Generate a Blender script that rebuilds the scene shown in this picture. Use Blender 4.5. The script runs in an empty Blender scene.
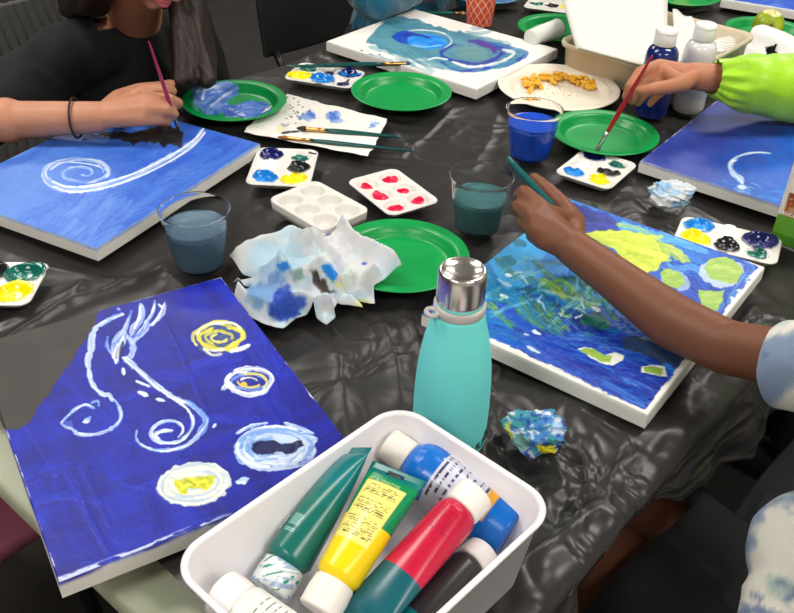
import bpy, bmesh, math, random
import numpy as np
from mathutils import Vector, Matrix
PI = math.pi
TZ = 0.74            # height of the table top
F, TH, RO, HC = 916.0, .61628, -.03845, .6385   # camera solved from the plates and canvases
C = bpy.context.scene.collection
EXPO = -0.16
rng = np.random.default_rng(7)
random.seed(7)

# ------------------------------------------------------------------ camera maths (heights h are above the table top)
def ray(px, py):
    X = px-397.0; Y = 306.5-py; c, s = math.cos(RO), math.sin(RO)
    X, Y = c*X+s*Y, -s*X+c*Y
    return X/F, (F*math.cos(TH)+Y*math.sin(TH))/F, (-F*math.sin(TH)+Y*math.cos(TH))/F
def at(px, py, h=0.0):
    d = ray(px, py); t = (h-HC)/d[2]
    return Vector((d[0]*t, d[1]*t, TZ+h))
def topx(P):
    P = np.asarray(P, float)
    x, y, z = P[..., 0], P[..., 1], P[..., 2]-HC-TZ
    d = y*math.cos(TH)-z*math.sin(TH); X = x/d*F; Y = (y*math.sin(TH)+z*math.cos(TH))/d*F
    c, s = math.cos(RO), math.sin(RO)
    return 397+c*X-s*Y, 306.5-(s*X+c*Y)
UA = math.atan2(.766, .643)
U = Vector((math.cos(UA), math.sin(UA), 0)); V = Vector((-U.y, U.x, 0))
def uv(u, v, h=0): return Vector((U.x*u+V.x*v, U.y*u+V.y*v, TZ+h))

# ------------------------------------------------------------------ noise
def _h(i, j, s):
    n = (i.astype(np.int64)*374761393+j.astype(np.int64)*668265263+s*1442695041) & 0x7fffffff
    n = (n ^ (n >> 13))*1274126177 & 0x7fffffff
    n = n ^ (n >> 16)
    return (n % 65536)/65535.0
def vn(x, y, s=0):
    x = np.asarray(x, float); y = np.asarray(y, float)
    i = np.floor(x); j = np.floor(y); fx = x-i; fy = y-j
    fx = fx*fx*fx*(fx*(fx*6-15)+10); fy = fy*fy*fy*(fy*(fy*6-15)+10)
    a, b, c, d = _h(i, j, s), _h(i+1, j, s), _h(i, j+1, s), _h(i+1, j+1, s)
    return (a*(1-fx)+b*fx)*(1-fy)+(c*(1-fx)+d*fx)*fy
def fbm(x, y, s=0, o=4):
    r = 0; a = .5; t = 0
    for k in range(o):
        r = r+a*vn(x, y, s+k*17); t += a; a *= .5
        x, y = x*1.9+y*.6+3.1, y*1.9-x*.6+1.7
    return r/t
def ridge(x, y, s=0, o=3):
    r = 0; a = .5; t = 0
    for k in range(o):
        r = r+a*(1-np.abs(2*vn(x, y, s+k*13)-1)); t += a; a *= .5
        x, y = x*1.8+y*.7+5.2, y*1.8-x*.7+1.3
    return r/t
def facet(x, y, s=0):
    x = np.asarray(x, float); y = np.asarray(y, float); i = np.floor(x); j = np.floor(y); fx = x-i; fy = y-j
    A, B, C_, D = _h(i, j, s), _h(i+1, j, s), _h(i, j+1, s), _h(i+1, j+1, s)
    return np.where(fx > fy, A+(B-A)*fx+(D-B)*fy, A+(C_-A)*fy+(D-C_)*fx)
def facets(x, y, s=0, o=2):
    r = 0; a = 1.0; t = 0
    for k in range(o):
        r = r+a*facet(x, y, s+k*11); t += a; a *= .45
        x, y = x*1.7+y*.9+2.3, y*1.7-x*.9+4.1
    return r/t
def sstep(a, b, x):
    t = np.clip((x-a)/(b-a), 0, 1); return t*t*(3-2*t)
def lin(c):
    c = np.clip(np.asarray(c, float)/255.0, 0, 1)
    return np.where(c <= .04045, c/12.92, ((c+.055)/1.055)**2.4)

# ------------------------------------------------------------------ materials
_m = {}
def mat(name, col=(128,128,128), rough=.5, metal=0, bump=0, bscale=60, spec=.5, trans=0, ior=1.45, alpha=1, coat=0, attr=False, sub=0, var=0, vscale=20, sheen=0, wet=.4, emit=None):
    if name in _m: return _m[name]
    m = bpy.data.materials.new(name); m.use_nodes = True
    nt = m.node_tree; b = nt.nodes['Principled BSDF']; L = nt.links
    lc = tuple(lin(col))+(1,)
    b.inputs['Base Color'].default_value = lc
    b.inputs['Roughness'].default_value = rough
    b.inputs['Metallic'].default_value = metal
    b.inputs['Specular IOR Level'].default_value = spec
    b.inputs['IOR'].default_value = ior
    b.inputs['Transmission Weight'].default_value = trans
    b.inputs['Alpha'].default_value = alpha
    b.inputs['Coat Weight'].default_value = coat
    b.inputs['Sheen Weight'].default_value = sheen
    if sub:
        b.inputs['Subsurface Weight'].default_value = sub
        b.inputs['Subsurface Radius'].default_value = (.012, .004, .002)
        b.inputs['Subsurface Scale'].default_value = .6
    tc = nt.nodes.new('ShaderNodeTexCoord')
    if attr:
        a = nt.nodes.new('ShaderNodeAttribute'); a.attribute_name = 'Col'
        L.new(a.outputs['Color'], b.inputs['Base Color'])
        r = nt.nodes.new('ShaderNodeMapRange'); r.inputs[3].default_value = rough; r.inputs[4].default_value = rough-wet
        L.new(a.outputs['Alpha'], r.inputs[0]); L.new(r.outputs[0], b.inputs['Roughness'])
    elif var:
        n = nt.nodes.new('ShaderNodeTexNoise'); n.inputs['Scale'].default_value = vscale; n.inputs['Detail'].default_value = 5
        mx = nt.nodes.new('ShaderNodeMix'); mx.data_type = 'RGBA'
        mx.inputs['A'].default_value = tuple(lin(np.array(col)*(1-var)))+(1,); mx.inputs['B'].default_value = tuple(lin(np.array(col)*(1+var)))+(1,)
        L.new(tc.outputs['Object'], n.inputs['Vector']); L.new(n.outputs['Fac'], mx.inputs['Factor']); L.new(mx.outputs['Result'], b.inputs['Base Color'])
    if bump:
        n = nt.nodes.new('ShaderNodeTexNoise'); n.inputs['Scale'].default_value = bscale; n.inputs['Detail'].default_value = 6
        bp = nt.nodes.new('ShaderNodeBump'); bp.inputs['Strength'].default_value = bump; bp.inputs['Distance'].default_value = .002
        L.new(tc.outputs['Object'], n.inputs['Vector']); L.new(n.outputs['Fac'], bp.inputs['Height']); L.new(bp.outputs['Normal'], b.inputs['Normal'])
    if emit:
        b.inputs['Emission Color'].default_value = tuple(lin(col))+(1,); b.inputs['Emission Strength'].default_value = emit
    _m[name] = m
    return m

# ------------------------------------------------------------------ object helpers
def tag(o, label=None, cat=None, group=None, kind=None):
    if label: o['label'] = label
    if cat: o['category'] = cat
    if group: o['group'] = group
    if kind: o['kind'] = kind
    return o
def link(name, me, m, parent=None, smooth=True):
    if m is not None and not len(me.materials): me.materials.append(m)
    if smooth and len(me.polygons): me.polygons.foreach_set('use_smooth', np.ones(len(me.polygons), bool))
    o = bpy.data.objects.new(name, me); C.objects.link(o)
    if parent is None:
        v = verts_of(me); lo, hi = v.min(0), v.max(0); c = np.array([(lo[0]+hi[0])/2, (lo[1]+hi[1])/2, lo[2]])
        setverts(me, v-c); o.location = c
    else:
        bpy.context.view_layer.update()
        o.parent = parent; o.matrix_parent_inverse = parent.matrix_world.inverted()
    return o
def empty(name, loc, label, cat, group=None):
    o = bpy.data.objects.new(name, None); C.objects.link(o); o.location = loc; o.empty_display_size = .02
    bpy.context.view_layer.update()
    return tag(o, label, cat, group)
def mesh(verts, faces, name='m'):
    me = bpy.data.meshes.new(name)
    me.from_pydata([tuple(v) for v in verts], [], [tuple(f) for f in faces]); me.update()
    return me
def gridmesh(P, closeu=False, closev=False, name='m'):
    """P: (n,m,3) array -> quad mesh"""
    n, m = P.shape[:2]
    me = bpy.data.meshes.new(name)
    i = np.arange(n if closeu else n-1); j = np.arange(m if closev else m-1)
    I, J = np.meshgrid(i, j, indexing='ij'); I2 = (I+1) % n; J2 = (J+1) % m
    q = np.stack([I*m+J, I2*m+J, I2*m+J2, I*m+J2], -1).reshape(-1, 4)
    fastmesh(me, P.reshape(-1, 3), q)
    return me
def fastmesh(me, v, q):
    k = q.shape[1]
    me.vertices.add(len(v)); me.vertices.foreach_set('co', np.ascontiguousarray(v, dtype=np.float32).ravel())
    me.loops.add(q.size); me.loops.foreach_set('vertex_index', q.astype(np.int32).ravel())
    me.polygons.add(len(q)); me.polygons.foreach_set('loop_start', np.arange(0, q.size, k, dtype=np.int32))
    me.update(calc_edges=True); me.validate()
def setcol(me, col, wet=None):
    a = me.color_attributes.new('Col', 'FLOAT_COLOR', 'POINT')
    d = np.ones((len(me.vertices), 4), np.float32); d[:, :3] = lin(col); d[:, 3] = 0 if wet is None else wet
    a.data.foreach_set('color', d.ravel())
def verts_of(me):
    a = np.zeros(len(me.vertices)*3, np.float32); me.vertices.foreach_get('co', a); return a.reshape(-1, 3).astype(float)
def setverts(me, v):
    me.vertices.foreach_set('co', np.ascontiguousarray(v, dtype=np.float32).ravel()); me.update()
def bmo(bm, name='m'):
    me = bpy.data.meshes.new(name); bmesh.ops.recalc_face_normals(bm, faces=bm.faces); bm.to_mesh(me); bm.free(); return me
def box(sx, sy, sz, M=Matrix(), bev=0, seg=2):
    bm = bmesh.new(); bmesh.ops.create_cube(bm, size=1); bmesh.ops.scale(bm, vec=(sx, sy, sz), verts=bm.verts)
    if bev: bmesh.ops.bevel(bm, geom=bm.edges[:], offset=bev, segments=seg, affect='EDGES', profile=.5)
    bmesh.ops.transform(bm, matrix=M, verts=bm.verts)
    return bmo(bm)
def join(mes):
    bm = bmesh.new()
    for me in mes: bm.from_mesh(me)
    me = bpy.data.meshes.new('m'); bm.to_mesh(me); bm.free(); return me
def lathe(prof, n=64, M=Matrix(), cap=False):
    prof = np.array(prof, float); a = np.linspace(0, 2*PI, n, endpoint=False)
    P = np.stack([prof[:, 0, None]*np.cos(a), prof[:, 0, None]*np.sin(a), np.repeat(prof[:, 1, None], n, 1)], -1)
    me = gridmesh(P, closev=True)
    bm = bmesh.new(); bm.from_mesh(me); bmesh.ops.remove_doubles(bm, verts=bm.verts, dist=1e-6)
    bmesh.ops.transform(bm, matrix=M, verts=bm.verts)
    return bmo(bm)
def frame(p0, p1, up=Vector((0, 0, 1)), roll=0):
    """matrix with local +Z from p0 to p1, origin p0"""
    z = (Vector(p1)-Vector(p0)).normalized(); x = up.cross(z)
    if x.length < 1e-4: x = Vector((1, 0, 0))
    x.normalize(); y = z.cross(x)
    M = Matrix((x, y, z)).transposed().to_4x4(); M.translation = p0
    return M @ Matrix.Rotation(roll, 4, 'Z')
def catmull(p, n=12):
    p = np.asarray(p, float)
    if len(p) < 3:
        t = np.linspace(0, 1, n)[:, None]; return p[0]*(1-t)+p[-1]*t
    q = np.vstack([2*p[0]-p[1], p, 2*p[-1]-p[-2]]); out = []
    for i in range(1, len(q)-2):
        t = np.linspace(0, 1, n, endpoint=False)[:, None]
        a, b, c, d = q[i-1], q[i], q[i+1], q[i+2]
        out.append(.5*((2*b)+(-a+c)*t+(2*a-5*b+4*c-d)*t**2+(-a+3*b-3*c+d)*t**3))
    out.append(p[-1:]); return np.vstack(out)
def tube(pts, rad, n=12, sm=8, closed=False):
    pts = catmull(pts, sm) if sm else np.asarray(pts, float)
    rad = np.interp(np.linspace(0, 1, len(pts)), np.linspace(0, 1, len(np.atleast_1d(rad))), np.atleast_1d(rad))
    t = np.gradient(pts, axis=0); t /= np.linalg.norm(t, axis=1)[:, None]+1e-9
    up = np.array([0, 0, 1.]); 
    if abs(t[0]@up) > .95: up = np.array([1., 0, 0])
    rings = []; nx = np.cross(up, t[0]); nx /= np.linalg.norm(nx)
    for i in range(len(pts)):
        nx = nx-t[i]*(nx@t[i]); nx /= np.linalg.norm(nx); ny = np.cross(t[i], nx)
        a = np.linspace(0, 2*PI, n, endpoint=False)[:, None]
        rings.append(pts[i]+rad[i]*(np.cos(a)*nx+np.sin(a)*ny))
    P = np.array(rings)
    me = gridmesh(P, closev=True)
    bm = bmesh.new(); bm.from_mesh(me)
    bm.verts.ensure_lookup_table()
    k = len(pts)
    bm.faces.new([bm.verts[j] for j in range(n)]); bm.faces.new([bm.verts[(k-1)*n+j] for j in reversed(range(n))])
    return bmo(bm)

# ------------------------------------------------------------------ painter: colours a set of vertices through 2-D coordinates X,Y
WS = [1.0]     # brush width scale
class Paint:
    def __init__(s, X, Y, base, wet=0.0):
        s.X = np.asarray(X, float).ravel(); s.Y = np.asarray(Y, float).ravel(); n = len(s.X)
        s.c = np.zeros((n, 3))+np.array(base, float); s.w = np.zeros(n)+wet; s.h = np.zeros(n); s.mask = np.ones(n, bool)
    def put(s, idx, col, a, wet=.7, h=0):
        a = np.clip(a, 0, 1)
        if not np.isscalar(col[0]) or np.ndim(col) == 2: col = np.asarray(col)
        a = np.where(s.mask[idx], a, 0)
        s.c[idx] = s.c[idx]*(1-a[:, None])+np.asarray(col, float)*a[:, None]
        s.w[idx] = s.w[idx]*(1-a)+wet*a; s.h[idx] += h*a
    def wash(s, col, sx=20, sy=20, seed=0, lo=.45, hi=.7, amt=.6, ang=0):
        c, n = math.cos(ang), math.sin(ang); x = s.X*c+s.Y*n; y = -s.X*n+s.Y*c
        f = fbm(x/sx, y/sy, seed); a = sstep(lo, hi, f)*amt
        s.put(np.arange(len(s.X)), col, a, .4)
    def grad(s, p0, p1, col, amt=1, pw=1):
        d = np.array(p1, float)-p0; t = np.clip(((s.X-p0[0])*d[0]+(s.Y-p0[1])*d[1])/(d@d), 0, 1)**pw
        s.put(np.arange(len(s.X)), col, t*amt, .4)
    def poly(s, pts, col, a=1, soft=1.0, warp=1.2, ws=5, seed=0, wet=.7, h=0, col2=None, sx=14, sy=2.5, ang=0):
        pts = np.asarray(pts, float)
        lo = pts.min(0)-6-3*warp; hi = pts.max(0)+6+3*warp
        idx = np.where((s.X > lo[0]) & (s.X < hi[0]) & (s.Y > lo[1]) & (s.Y < hi[1]))[0]
        if not len(idx): return
        x = s.X[idx]+(vn(s.X[idx]/ws, s.Y[idx]/ws, seed)-.5)*2*warp; y = s.Y[idx]+(vn(s.X[idx]/ws, s.Y[idx]/ws, seed+5)-.5)*2*warp
        ins = np.zeros(len(idx), bool); dist = np.full(len(idx), 1e9)
        for k in range(len(pts)):
            p, q = pts[k], pts[(k+1) % len(pts)]; d = q-p; L2 = d@d+1e-9
            t = np.clip(((x-p[0])*d[0]+(y-p[1])*d[1])/L2, 0, 1)
            dist = np.minimum(dist, np.hypot(x-p[0]-t*d[0], y-p[1]-t*d[1]))
            c = (p[1] > y) != (q[1] > y)
            with np.errstate(divide='ignore', invalid='ignore'):
                ins ^= c & (x < (q[0]-p[0])*(y-p[1])/(q[1]-p[1]+1e-12)+p[0])
        sd = np.where(ins, dist, -dist); al = sstep(-soft*.5, soft*.5, sd)*a
        cc = np.tile(np.array(col, float), (len(idx), 1))
        if col2 is not None:
            co, sn = math.cos(ang), math.sin(ang); xx = x*co+y*sn; yy = -x*sn+y*co
            f = sstep(.35, .68, fbm(xx/sx, yy/sy, seed+9))[:, None]; cc = cc*(1-f)+np.array(col2, float)*f
            s.put(idx, cc, al, wet, h*(.4+1.2*f[:, 0]))
        else: s.put(idx, cc, al, wet, h)
    def ell(s, cx, cy, rx, ry, col, ang=0, n=28, **k):
        a = np.linspace(0, 2*PI, n, endpoint=False); c, sn = math.cos(ang), math.sin(ang)
        s.poly(np.stack([cx+rx*np.cos(a)*c-ry*np.sin(a)*sn, cy+rx*np.cos(a)*sn+ry*np.sin(a)*c], -1), col, **k)
    def stroke(s, pts, w, col, a=1, col2=None, streak=.5, seed=0, wet=.8, h=.0004, taper=True, smooth=True, ks=1.1, rag=.25):
        pts = catmull(pts, 8) if smooth else np.asarray(pts, float)
        w = np.interp(np.linspace(0, 1, len(pts)), np.linspace(0, 1, len(np.atleast_1d(w))), np.atleast_1d(w))
        w = w*WS[0]; mw = w.max()+2; lo = pts.min(0)-mw; hi = pts.max(0)+mw
        idx = np.where((s.X > lo[0]) & (s.X < hi[0]) & (s.Y > lo[1]) & (s.Y < hi[1]))[0]
        if not len(idx): return
        x = s.X[idx]; y = s.Y[idx]; best = np.full(len(idx), 1e9); lat = np.zeros(len(idx)); al = np.zeros(len(idx)); ww = np.ones(len(idx))
        seg = np.hypot(*np.diff(pts, axis=0).T); cum = np.concatenate([[0], np.cumsum(seg)]); tot = cum[-1]
        for k in range(len(pts)-1):
            p, q = pts[k], pts[k+1]; d = q-p; L2 = d@d+1e-9
            t = np.clip(((x-p[0])*d[0]+(y-p[1])*d[1])/L2, 0, 1)
            dx, dy = x-p[0]-t*d[0], y-p[1]-t*d[1]; dd = np.hypot(dx, dy); m = dd < best
            best[m] = dd[m]; lat[m] = (np.sign(dx*d[1]-dy*d[0])*dd)[m]; al[m] = (cum[k]+t*seg[k])[m]; ww[m] = (w[k]*(1-t)+w[k+1]*t)[m]
        hw = ww*.5*(1+rag*(2*vn(al/3.5, lat*0+seed, seed)-1))
        if taper: hw = hw*np.clip(np.minimum(al, tot-al)/(ww*.6+.1)+.35, 0, 1)
        m = sstep(hw+.35, hw-.45, best)
        st = .6*vn(lat*ks*1.1+seed*3.3, al/16+seed, seed+3)+.4*vn(lat*ks*2.6+seed*1.3, al/22+seed, seed+5)
        m = m*(1-streak*sstep(.45, .75, st)*.8)
        cc = np.tile(np.array(col, float), (len(idx), 1))
        if col2 is not None:
            f = sstep(.3, .7, vn(lat*ks+seed*7.7, al/9, seed+8))[:, None]; cc = cc*(1-f)+np.array(col2, float)*f
        s.put(idx, cc, m*a, wet, 0); s.h[idx] += np.where(s.mask[idx], m*a*h*(.5+1.2*st), 0)
    def dry(s, n, area, ln, w, cols, ang, seed=0, a=.5, da=.2, wet=.5, h=.0002, streak=.7):
        r = np.random.default_rng(seed)
        for k in range(n):
            cx, cy = r.uniform(area[0], area[2]), r.uniform(area[1], area[3]); an = ang+r.normal()*da; l = ln*r.uniform(.5, 1.3)/2
            b = r.normal()*l*.15
            dx, dy = math.cos(an)*l, math.sin(an)*l
            s.stroke([(cx-dx, cy-dy), (cx-dy*b/l, cy+dx*b/l), (cx+dx, cy+dy)], w*r.uniform(.6, 1.4), cols[r.integers(len(cols))], col2=cols[r.integers(len(cols))], a=min(1, a*r.uniform(.7, 1.2)), seed=int(r.integers(999)), wet=wet, h=h, streak=streak)
    def ring(s, cx, cy, rx, ry, w, col, a0=0, a1=2*PI, wob=.08, seed=0, ang=0, **k):
        t = np.linspace(a0, a1, 14); r = 1+wob*(2*vn(t*1.5, t*0, seed)-1); c, sn = math.cos(ang), math.sin(ang)
        x = rx*r*np.cos(t); y = ry*r*np.sin(t)
        s.stroke(np.stack([cx+x*c-y*sn, cy+x*sn+y*c], -1), w, col, seed=seed, **k)
    def apply(s, me): setcol(me, s.c, s.w)

# ------------------------------------------------------------------ solid figures from tapered capsules
def remeshed(caps, voxel=.003, smooth=6, fac=.5):
    bm = bmesh.new()
    for a, b, ra, rb in caps:
        t = bmesh.new()
        for p, r in ((a, ra), (b, rb)):
            v = bmesh.ops.create_icosphere(t, subdivisions=3, radius=r)['verts']; bmesh.ops.translate(t, verts=v, vec=Vector(p))
        bmesh.ops.delete(t, geom=t.faces[:]+t.edges[:], context='EDGES_FACES')
        o = bmesh.ops.convex_hull(t, input=t.verts[:])
        bmesh.ops.delete(t, geom=[g for g in o['geom_interior'] if isinstance(g, bmesh.types.BMVert)], context='VERTS')
        me = bpy.data.meshes.new('t'); t.to_mesh(me); t.free(); bm.from_mesh(me); bpy.data.meshes.remove(me)
    me = bpy.data.meshes.new('caps'); bm.to_mesh(me); bm.free()
    return remesh_me(me, voxel, smooth, fac)
def remesh_me(me, voxel, smooth, fac=.5):
    o = bpy.data.objects.new('tmp', me); C.objects.link(o)
    r = o.modifiers.new('r', 'REMESH'); r.mode = 'VOXEL'; r.voxel_size = voxel
    if smooth:
        s = o.modifiers.new('s', 'SMOOTH'); s.iterations = smooth; s.factor = fac
    dg = bpy.context.evaluated_depsgraph_get(); dg.update()
    out = bpy.data.meshes.new_from_object(o.evaluated_get(dg))
    bpy.data.objects.remove(o); bpy.data.meshes.remove(me)
    return out
def cutmesh(me, co, no, rad=None):
    bm = bmesh.new(); bm.from_mesh(me); co = Vector(co)
    g = bm.verts[:]+bm.edges[:]+bm.faces[:]
    if rad:
        vs = {v for v in bm.verts if (v.co-co).length < rad}
        g = list(vs)+[e for e in bm.edges if all(v in vs for v in e.verts)]+[f for f in bm.faces if all(v in vs for v in f.verts)]
    bmesh.ops.bisect_plane(bm, geom=g, plane_co=co, plane_no=Vector(no), clear_outer=True)
    bm.to_mesh(me); bm.free(); return me
def displace(me, fn):
    v = verts_of(me); n = np.zeros(len(v)*3, np.float32)
    me.vertices.foreach_get('normal', n); n = n.reshape(-1, 3)
    setverts(me, v+n*fn(v)[:, None])
def solid(o, t, off=-1):
    s = o.modifiers.new('thickness', 'SOLIDIFY'); s.thickness = t; s.offset = off; return o
def text2d(s, size, align='CENTER', bold=False):
    cu = bpy.data.curves.new('t', 'FONT'); cu.body = s; cu.size = size; cu.align_x = align; cu.resolution_u = 2
    if bold: cu.offset = size*.02
    o = bpy.data.objects.new('t', cu); C.objects.link(o)
    dg = bpy.context.evaluated_depsgraph_get(); dg.update()
    me = bpy.data.meshes.new_from_object(o.evaluated_get(dg)); bpy.data.objects.remove(o)
    return me
def text_on(name, lines, fn, m, parent, size, lead=1.3, align='LEFT', bold=False, flipz=False):
    """lines of lettering laid on a surface: fn(x,y) -> 3-D point"""
    bm = bmesh.new()
    for k, ln in enumerate(lines):
        if not ln: continue
        me = text2d(ln, size, align, bold)
        v = verts_of(me); v[:, 1] -= k*size*lead; setverts(me, v); bm.from_mesh(me)
    bmesh.ops.subdivide_edges(bm, edges=[e for e in bm.edges if e.calc_length() > size*1.2], cuts=2)
    for v in bm.verts: v.co = fn(v.co.x, v.co.y)
    me = bpy.data.meshes.new('text'); bm.to_mesh(me); bm.free()
    return link(name, me, m, parent, smooth=False)

# ================================================================== the room
def room():
    fl = mat('carpet', (46, 43, 41), .95, bump=.6, bscale=400, var=.25, vscale=9)
    wl = mat('wall_paint', (196, 190, 178), .8, bump=.05, bscale=200)
    dk = mat('dark_wall_paint', (84, 80, 74), .8, bump=.05, bscale=200)
    cl = mat('ceiling_tile', (225, 224, 220), .9, bump=.2, bscale=120)
    X0, X1, Y0, Y1, H = -3.2, 3.4, -2.0, 6.2, 2.75
    def slab(name, x0, x1, y0, y1, z0, z1, m):
        me = box(x1-x0, y1-y0, z1-z0, Matrix.Translation(((x0+x1)/2, (y0+y1)/2, (z0+z1)/2)))
        return tag(link(name, me, m, smooth=False), kind='structure')
    slab('floor', X0, X1, Y0, Y1, -.1, 0, fl)
    slab('ceiling', X0, X1, Y0, Y1, H, H+.1, cl)
    slab('wall_left', X0-.1, X0, Y0, Y1, 0, H, dk)
    slab('wall_right', X1, X1+.1, Y0, Y1, 0, H, wl)
    slab('wall_back', X0, X1, Y1, Y1+.1, 0, H, wl)
    slab('wall_front', X0, X1, Y0-.1, Y0, 0, H, wl)
    em = mat('light_diffuser', (255, 250, 240), .5, emit=4.0); fr = mat('light_frame', (230, 230, 228), .4)
    spots = [(-1.3, 1.3), (1.3, 1.3), (-1.3, 3.6), (1.3, 3.6), (-1.3, -.9), (1.3, -.9)]
    for k, (x, y) in enumerate(spots):
        e = empty('ceiling_light', (x, y, H-.05), 'recessed rectangular ceiling light panel above the painting table', 'ceiling light', 'ceiling light panels')
        link('diffuser', box(1.1, .5, .02, Matrix.Translation((x, y, H-.035))), em, e, smooth=False)
        link('frame', join([box(1.2, .04, .05, Matrix.Translation((x, y+s*.27, H-.025))) for s in (-1, 1)]+[box(.04, .58, .05, Matrix.Translation((x+s*.58, y, H-.025))) for s in (-1, 1)]), fr, e, smooth=False)
        ld = bpy.data.lights.new('ceiling_lamp', 'AREA'); ld.shape = 'RECTANGLE'; ld.size = 1.1; ld.size_y = .5
        ld.energy = LIGHTS[k]; ld.color = (1, .965, .91)
        lo = bpy.data.objects.new('ceiling_lamp', ld); C.objects.link(lo); lo.location = (x, y, H-.06)
LIGHTS = [30, 30, 30, 30, 34, 34]
room()
w = bpy.data.worlds.new('world'); bpy.context.scene.world = w; w.use_nodes = True
w.node_tree.nodes['Background'].inputs[0].default_value = (.05, .05, .05, 1)

# ================================================================== table and its black plastic cloth
U0, U1, V0, V1 = .231, 3.05, .210, 1.275
def table():
    e = empty('folding_table', uv((U0+U1)/2, (V0+V1)/2, -TZ), 'long pale grey-green table under the black plastic cloth', 'table')
    tm = mat('table_plastic', (176, 182, 158), .45, bump=.08, bscale=500); lm = mat('table_leg_metal', (70, 70, 72), .4, metal=.8)
    R = Matrix.Rotation(UA, 4, 'Z')
    link('tabletop', box(U1-U0, V1-V0-.032, .03, Matrix.Translation(uv((U0+U1)/2, (V0+V1)/2+.012, -.049)) @ R, .006), tm, e)
    for u in (U0+.30, U1-.08):
        for v in (V0+.36, V1-.36):
            link('leg', tube([uv(u, v, -.06), uv(u, v, -TZ+.002)], [.016, .016], sm=0), lm, e)
table()
def cloth():
    V0 = .229
    uu = np.concatenate([np.arange(.258, 1.15, .0036), np.arange(1.15, 1.7, .0055), np.arange(1.7, U1+.01, .009)])
    HL = .46
    ss = np.concatenate([np.arange(-HL, 0, .007), np.arange(0, V1-V0, .0036), np.arange(V1-V0, V1-V0+.15, .009)])
    S, Ug = np.meshgrid(ss, uu)
    W = V1-V0
    # ragged near-left end
    e0 = .258+.010*fbm(S*9, S*0, 3)+.008
    t = np.clip((Ug-.258)/.1, 0, 1); Ug = np.where(t < 1, e0+(Ug-.258)*(.358-e0)/.1, Ug)
    vtop = np.clip(S, 0, W)
    X = U.x*Ug+V.x*(V0+vtop); Y = U.y*Ug+V.y*(V0+vtop)
    P3 = np.stack([X, Y, np.full_like(X, TZ)], -1)
    qx, qy = topx(P3)
    wx = X+.03*(fbm(X*9, Y*9, 1)-.5)*2; wy = Y+.03*(fbm(X*9, Y*9, 2)-.5)*2
    h = .0105*facets(wx*10, wy*11, 5, 2)+.0060*facets(wx*24, wy*21, 15, 2)*sstep(.4, .6, fbm(X*5, Y*5, 55, 2))
    for sd, fr, am, wd in [(201, 3.2, .0040, .012), (202, 4.5, .0034, .014), (203, 7.0, .0026, .018), (204, 11., .0018, .022)]:
        nz = vn(wx*fr+.35*fbm(X*fr*2, Y*fr*2, sd+5, 2), wy*fr, sd); h = h+am*np.exp(-np.abs(nz-.5)/wd)*sstep(.40, .60, vn(X*5+sd, Y*5, sd+9))
    h = h+.0045*ridge(wx*4.2, wy*4.2, 11, 2)**2.6+.0030*ridge(wx*9, wy*10, 21, 2)**4+.0004*ridge(wx*30, wy*30, 31, 2)**2
    calm = .35+.65*sstep(.42, .62, fbm(X*3.2, Y*3.2, 77, 2))
    h = h*calm
    def radial(px, py, amp, R, k, seed):
        nonlocal h
        c = at(px, py); dx, dy = X-c.x, Y-c.y; r = np.hypot(dx, dy); a = np.arctan2(dy, dx)+1.2*fbm(X*14, Y*14, seed+60, 2)
        n = vn(np.cos(a)*k+50, np.sin(a)*k+r*4, seed); f = (1-np.abs(2*n-1))**2.5*sstep(.3, .7, vn(np.cos(a)*1.3+9, np.sin(a)*1.3, seed+40))
        h = h+.8*amp*f*np.exp(-((r-R*.35)/R)**2)*np.clip(r/.02, 0, 1)
    for q in [(500, 402, .010, .11, 4.5, 3), (478, 318, .007, .07, 4, 4), (610, 470, .011, .12, 5, 5), (560, 520, .010, .10, 5, 6), (352, 372, .006, .09, 4, 7), (730, 330, .008, .09, 4, 8), (300, 210, .005, .08, 4, 9), (660, 215, .006, .08, 5, 10), (440, 115, .004, .14, 4, 11), (690, 400, .010, .10, 5, 12)]: radial(*q)
    def crease(pts, amp, wd, seed=0):
        nonlocal h
        p = [np.array(at(*q))[:2] for q in pts]; best = np.full(X.shape, 1e9)
        for a, b in zip(p[:-1], p[1:]):
            d = b-a; tt = np.clip(((X-a[0])*d[0]+(Y-a[1])*d[1])/(d@d), 0, 1)
            best = np.minimum(best, np.hypot(X-a[0]-tt*d[0]+.006*(vn(X*30, Y*30, seed)-.5), Y-a[1]-tt*d[1]))
        h = h+amp*np.exp(-best/wd)
    for pts, am, wd in [([(0, 337), (60, 300), (105, 284), (160, 262)], .012, .007), ([(0, 318), (40, 303), (75, 285)], .008, .008), ([(70, 296), (80, 278)], .008, .006), ([(160, 262), (190, 285)], .005, .008),
                        ([(248, 205), (272, 190), (270, 150)], .006, .006), ([(0, 258), (50, 262), (120, 275)], .004, .01), ([(330, 50), (420, 150), (500, 180)], .003, .006), ([(455, 105), (400, 150)], .005, .006),
                        ([(420, 105), (380, 125), (330, 165)], .003, .008), ([(400, 300), (430, 360), (470, 380)], .008, .01), ([(380, 310), (395, 345), (400, 400)], .006, .008), ([(490, 210), (560, 205)], .003, .006), ([(500, 110), (475, 160)], .003, .006),
                        ([(340, 350), (345, 410)], .007, .006), ([(620, 200), (680, 190), (720, 215)], .004, .006), ([(560, 395), (620, 430), (700, 420)], .008, .008), ([(540, 470), (600, 480), (640, 445)], .010, .008), ([(760, 300), (690, 400), (600, 500)], .006, .012), ([(520, 560), (560, 520), (600, 500)], .012, .009)]:
        crease(pts, am, wd)
    h = np.minimum(h, .034)
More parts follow.
